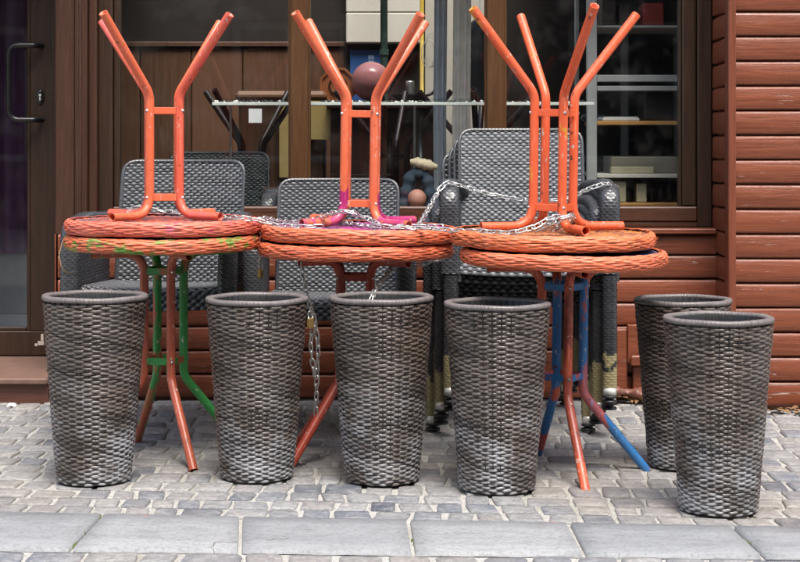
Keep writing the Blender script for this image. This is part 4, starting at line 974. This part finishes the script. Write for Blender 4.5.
    m = MB(); r = .041; m.lathe([(max(.001, r*math.sin(a)), r-r*math.cos(a)) for a in np.linspace(0, PI, 18)], 28, (cx-.005, 7.50, zb)); tag(m.build('pink_ball', M['ball']), 'dull pink ball under the denim trousers on the window ledge', 'ball')
    # cabinet at the right
    Y = 7.62; t = thing('metal_cabinet', 'open grey metal cabinet with a pine shelf in the right window', 'cabinet', (wx(640, Y), Y, .1)); cx = wx(640, Y)
    lx = lambda px: wx(px, Y)-cx; lz = lambda py: wz(py, Y)-.1
    m = MB(); m.box(lx(587), lx(597), 0, .04, 0, 2.3, .003); m.box(1.62-cx, 1.66-cx, 0, .04, 0, 2.3, .003); m.box(lx(587), lx(591), .5, .54, 0, 2.3, .003); m.box(1.62-cx, 1.66-cx, .5, .54, 0, 2.3, .003)
    m.box(lx(597)+.001, 1.619-cx, .0, .035, lz(82), lz(75), .003); m.box(lx(597)+.001, 1.619-cx, .004, .035, lz(91), lz(86), .003); m.build('frame', M['grey_metal'], t)
    m = MB(); m.box(lx(587), 1.66-cx, .545, .56, 0, 2.3); m.box(1.661-cx, 1.67-cx, 0, .54, 0, 2.3); m.build('back_panel', M['black'], t)
    m = MB(); m.box(lx(597)+.001, 1.619-cx, .02, .52, lz(125), lz(121), .002); m.build('pine_shelf', M['wood_shelf'], t)
    m = MB(); m.box(lx(597)+.001, 1.619-cx, .004, .52, lz(178), lz(174), .002); m.build('white_shelf', M['white_panel'], t)
    m = MB(); m.box(lx(597)+.001, 1.619-cx, .004, .52, lz(206), lz(203), .002); m.build('bottom_shelf', M['wood_shelf'], t)
    m = MB(); m.box(lx(597)+.001, 1.619-cx, .04, .52, lz(27), lz(25), .002); m.build('top_shelf', M['grey_metal'], t)
    q = lambda py: wz(py, Y)
    boxthing('black_box', 'black box standing at the right end of the pine shelf', 'box', M['black'], wx(646, Y), wx(681, Y), Y+.06, Y+.3, q(120.6), q(90), .01)
    m = MB(); R = Matrix.Translation((wx(621, Y), Y+.12, q(120.7))) @ Matrix.Rotation(.15, 4, 'Z'); m.box(-.085, .085, -.06, .06, 0, .012, .002, M=R); m.box(-.075, .08, -.055, .058, .0125, .018, .001, M=R)
    tag(m.build('paper_pile', M['paper']), 'flat pile of white papers on the pine shelf', 'papers')
    m = MB(); m.box(-.11, .0, -.05, .05, 0, .03, .01, M=Matrix.Translation((wx(612, Y), Y+.25, q(120.7)))); tag(m.build('dark_case', M['black']), 'flat dark case behind the papers on the pine shelf', 'case')
    boxthing('grey_carton', 'wide grey carton on the white shelf in the cabinet', 'carton', M['carton'], wx(613, Y), wx(690, Y), Y+.08, Y+.36, q(173.6), q(157), .004)
    boxthing('cream_strip_carton', 'low cream carton in front of the grey carton on the white shelf', 'carton', M['cream'], wx(612, Y), wx(655, Y), Y+.03, Y+.075, q(173.6), q(167), .003)
    boxthing('cream_carton', 'upright cream carton on the bottom shelf of the cabinet', 'carton', M['cream'], wx(607, Y), wx(627, Y), Y+.03, Y+.2, q(202.6), q(182), .003)
    boxthing('pale_carton', 'small cream carton at the middle of the bottom cabinet shelf', 'carton', M['cream'], wx(638, Y), wx(648, Y), Y+.04, Y+.15, q(202.6), q(184), .003)
    for i, px in enumerate((631, 655, 664, 673)):
        m = MB(); h = [.07, .09, .08, .1][i]; m.lathe([(.001, 0), (.018, 0), (.018, h*.6), (.008, h*.8), (.008, h), (.001, h)], 14, (wx(px, Y), Y+.1, q(202.6)))
        tag(m.build('dark_bottle', M['black']), 'small dark bottle on the bottom shelf of the metal cabinet', 'bottle', 'dark bottles on the bottom cabinet shelf')
    boxthing('red_box', 'red box on the top shelf of the cabinet', 'box', plain('red_box_card', (.22, .02, .015), .5), wx(645, Y), wx(666, Y), Y+.06, Y+.2, q(24.8), q(2), .004)
    for i, (px, py0, py1, w) in enumerate(((612, 24.8, -5, 14), (628, 24.8, 2, 12))):
        boxthing('dark_carton', ['tall dark carton left on the top cabinet shelf', 'shorter dark carton beside the red box on the top cabinet shelf'][i], 'carton', M['room_dark'], wx(px-w/2, Y), wx(px+w/2, Y), Y+.1, Y+.3, q(py0), q(py1), .004)
n_inside()

# ------------------------------------------------------------------ light and camera
w = bpy.data.worlds.new('World'); SC.world = w; w.use_nodes = True
nt = w.node_tree; sky = nt.nodes.new('ShaderNodeTexSky'); sky.sky_type = 'NISHITA'; sky.sun_disc = False
EL, AZ = math.radians(64), math.radians(163)      # azimuth clockwise from +Y (towards the shop)
sky.sun_elevation = EL; sky.sun_rotation = AZ; sky.air_density = 1.6; sky.dust_density = 4.0
nt.links.new(sky.outputs[0], nt.nodes['Background'].inputs[0]); nt.nodes['Background'].inputs[1].default_value = .13
sd = bpy.data.lights.new('Sun', 'SUN'); sd.energy = 1.7; sd.angle = math.radians(24); sd.color = (1, .985, .965)
so = bpy.data.objects.new('Sun', sd); COL.objects.link(so)
dirv = Vector((math.sin(AZ)*math.cos(EL), math.cos(AZ)*math.cos(EL), math.sin(EL)))
so.rotation_euler = dirv.to_track_quat('Z', 'Y').to_euler()
cd = bpy.data.cameras.new('Camera'); co = bpy.data.objects.new('Camera', cd); COL.objects.link(co); SC.camera = co
co.location = (0, 0, H); co.rotation_euler = (PI/2, 0, 0)
cd.sensor_fit = 'HORIZONTAL'; cd.sensor_width = 36; cd.lens = F/800*36
cd.shift_y = -(281-138)/800.0; cd.clip_start = .05; cd.clip_end = 300
SC.view_settings.view_transform = 'Standard'; SC.view_settings.look = 'None'; SC.view_settings.gamma = 1; SC.view_settings.use_curve_mapping = False
SC.view_settings.exposure = 1.32
SC.cycles.use_denoising = True; SC.cycles.max_bounces = 10; SC.cycles.transparent_max_bounces = 16
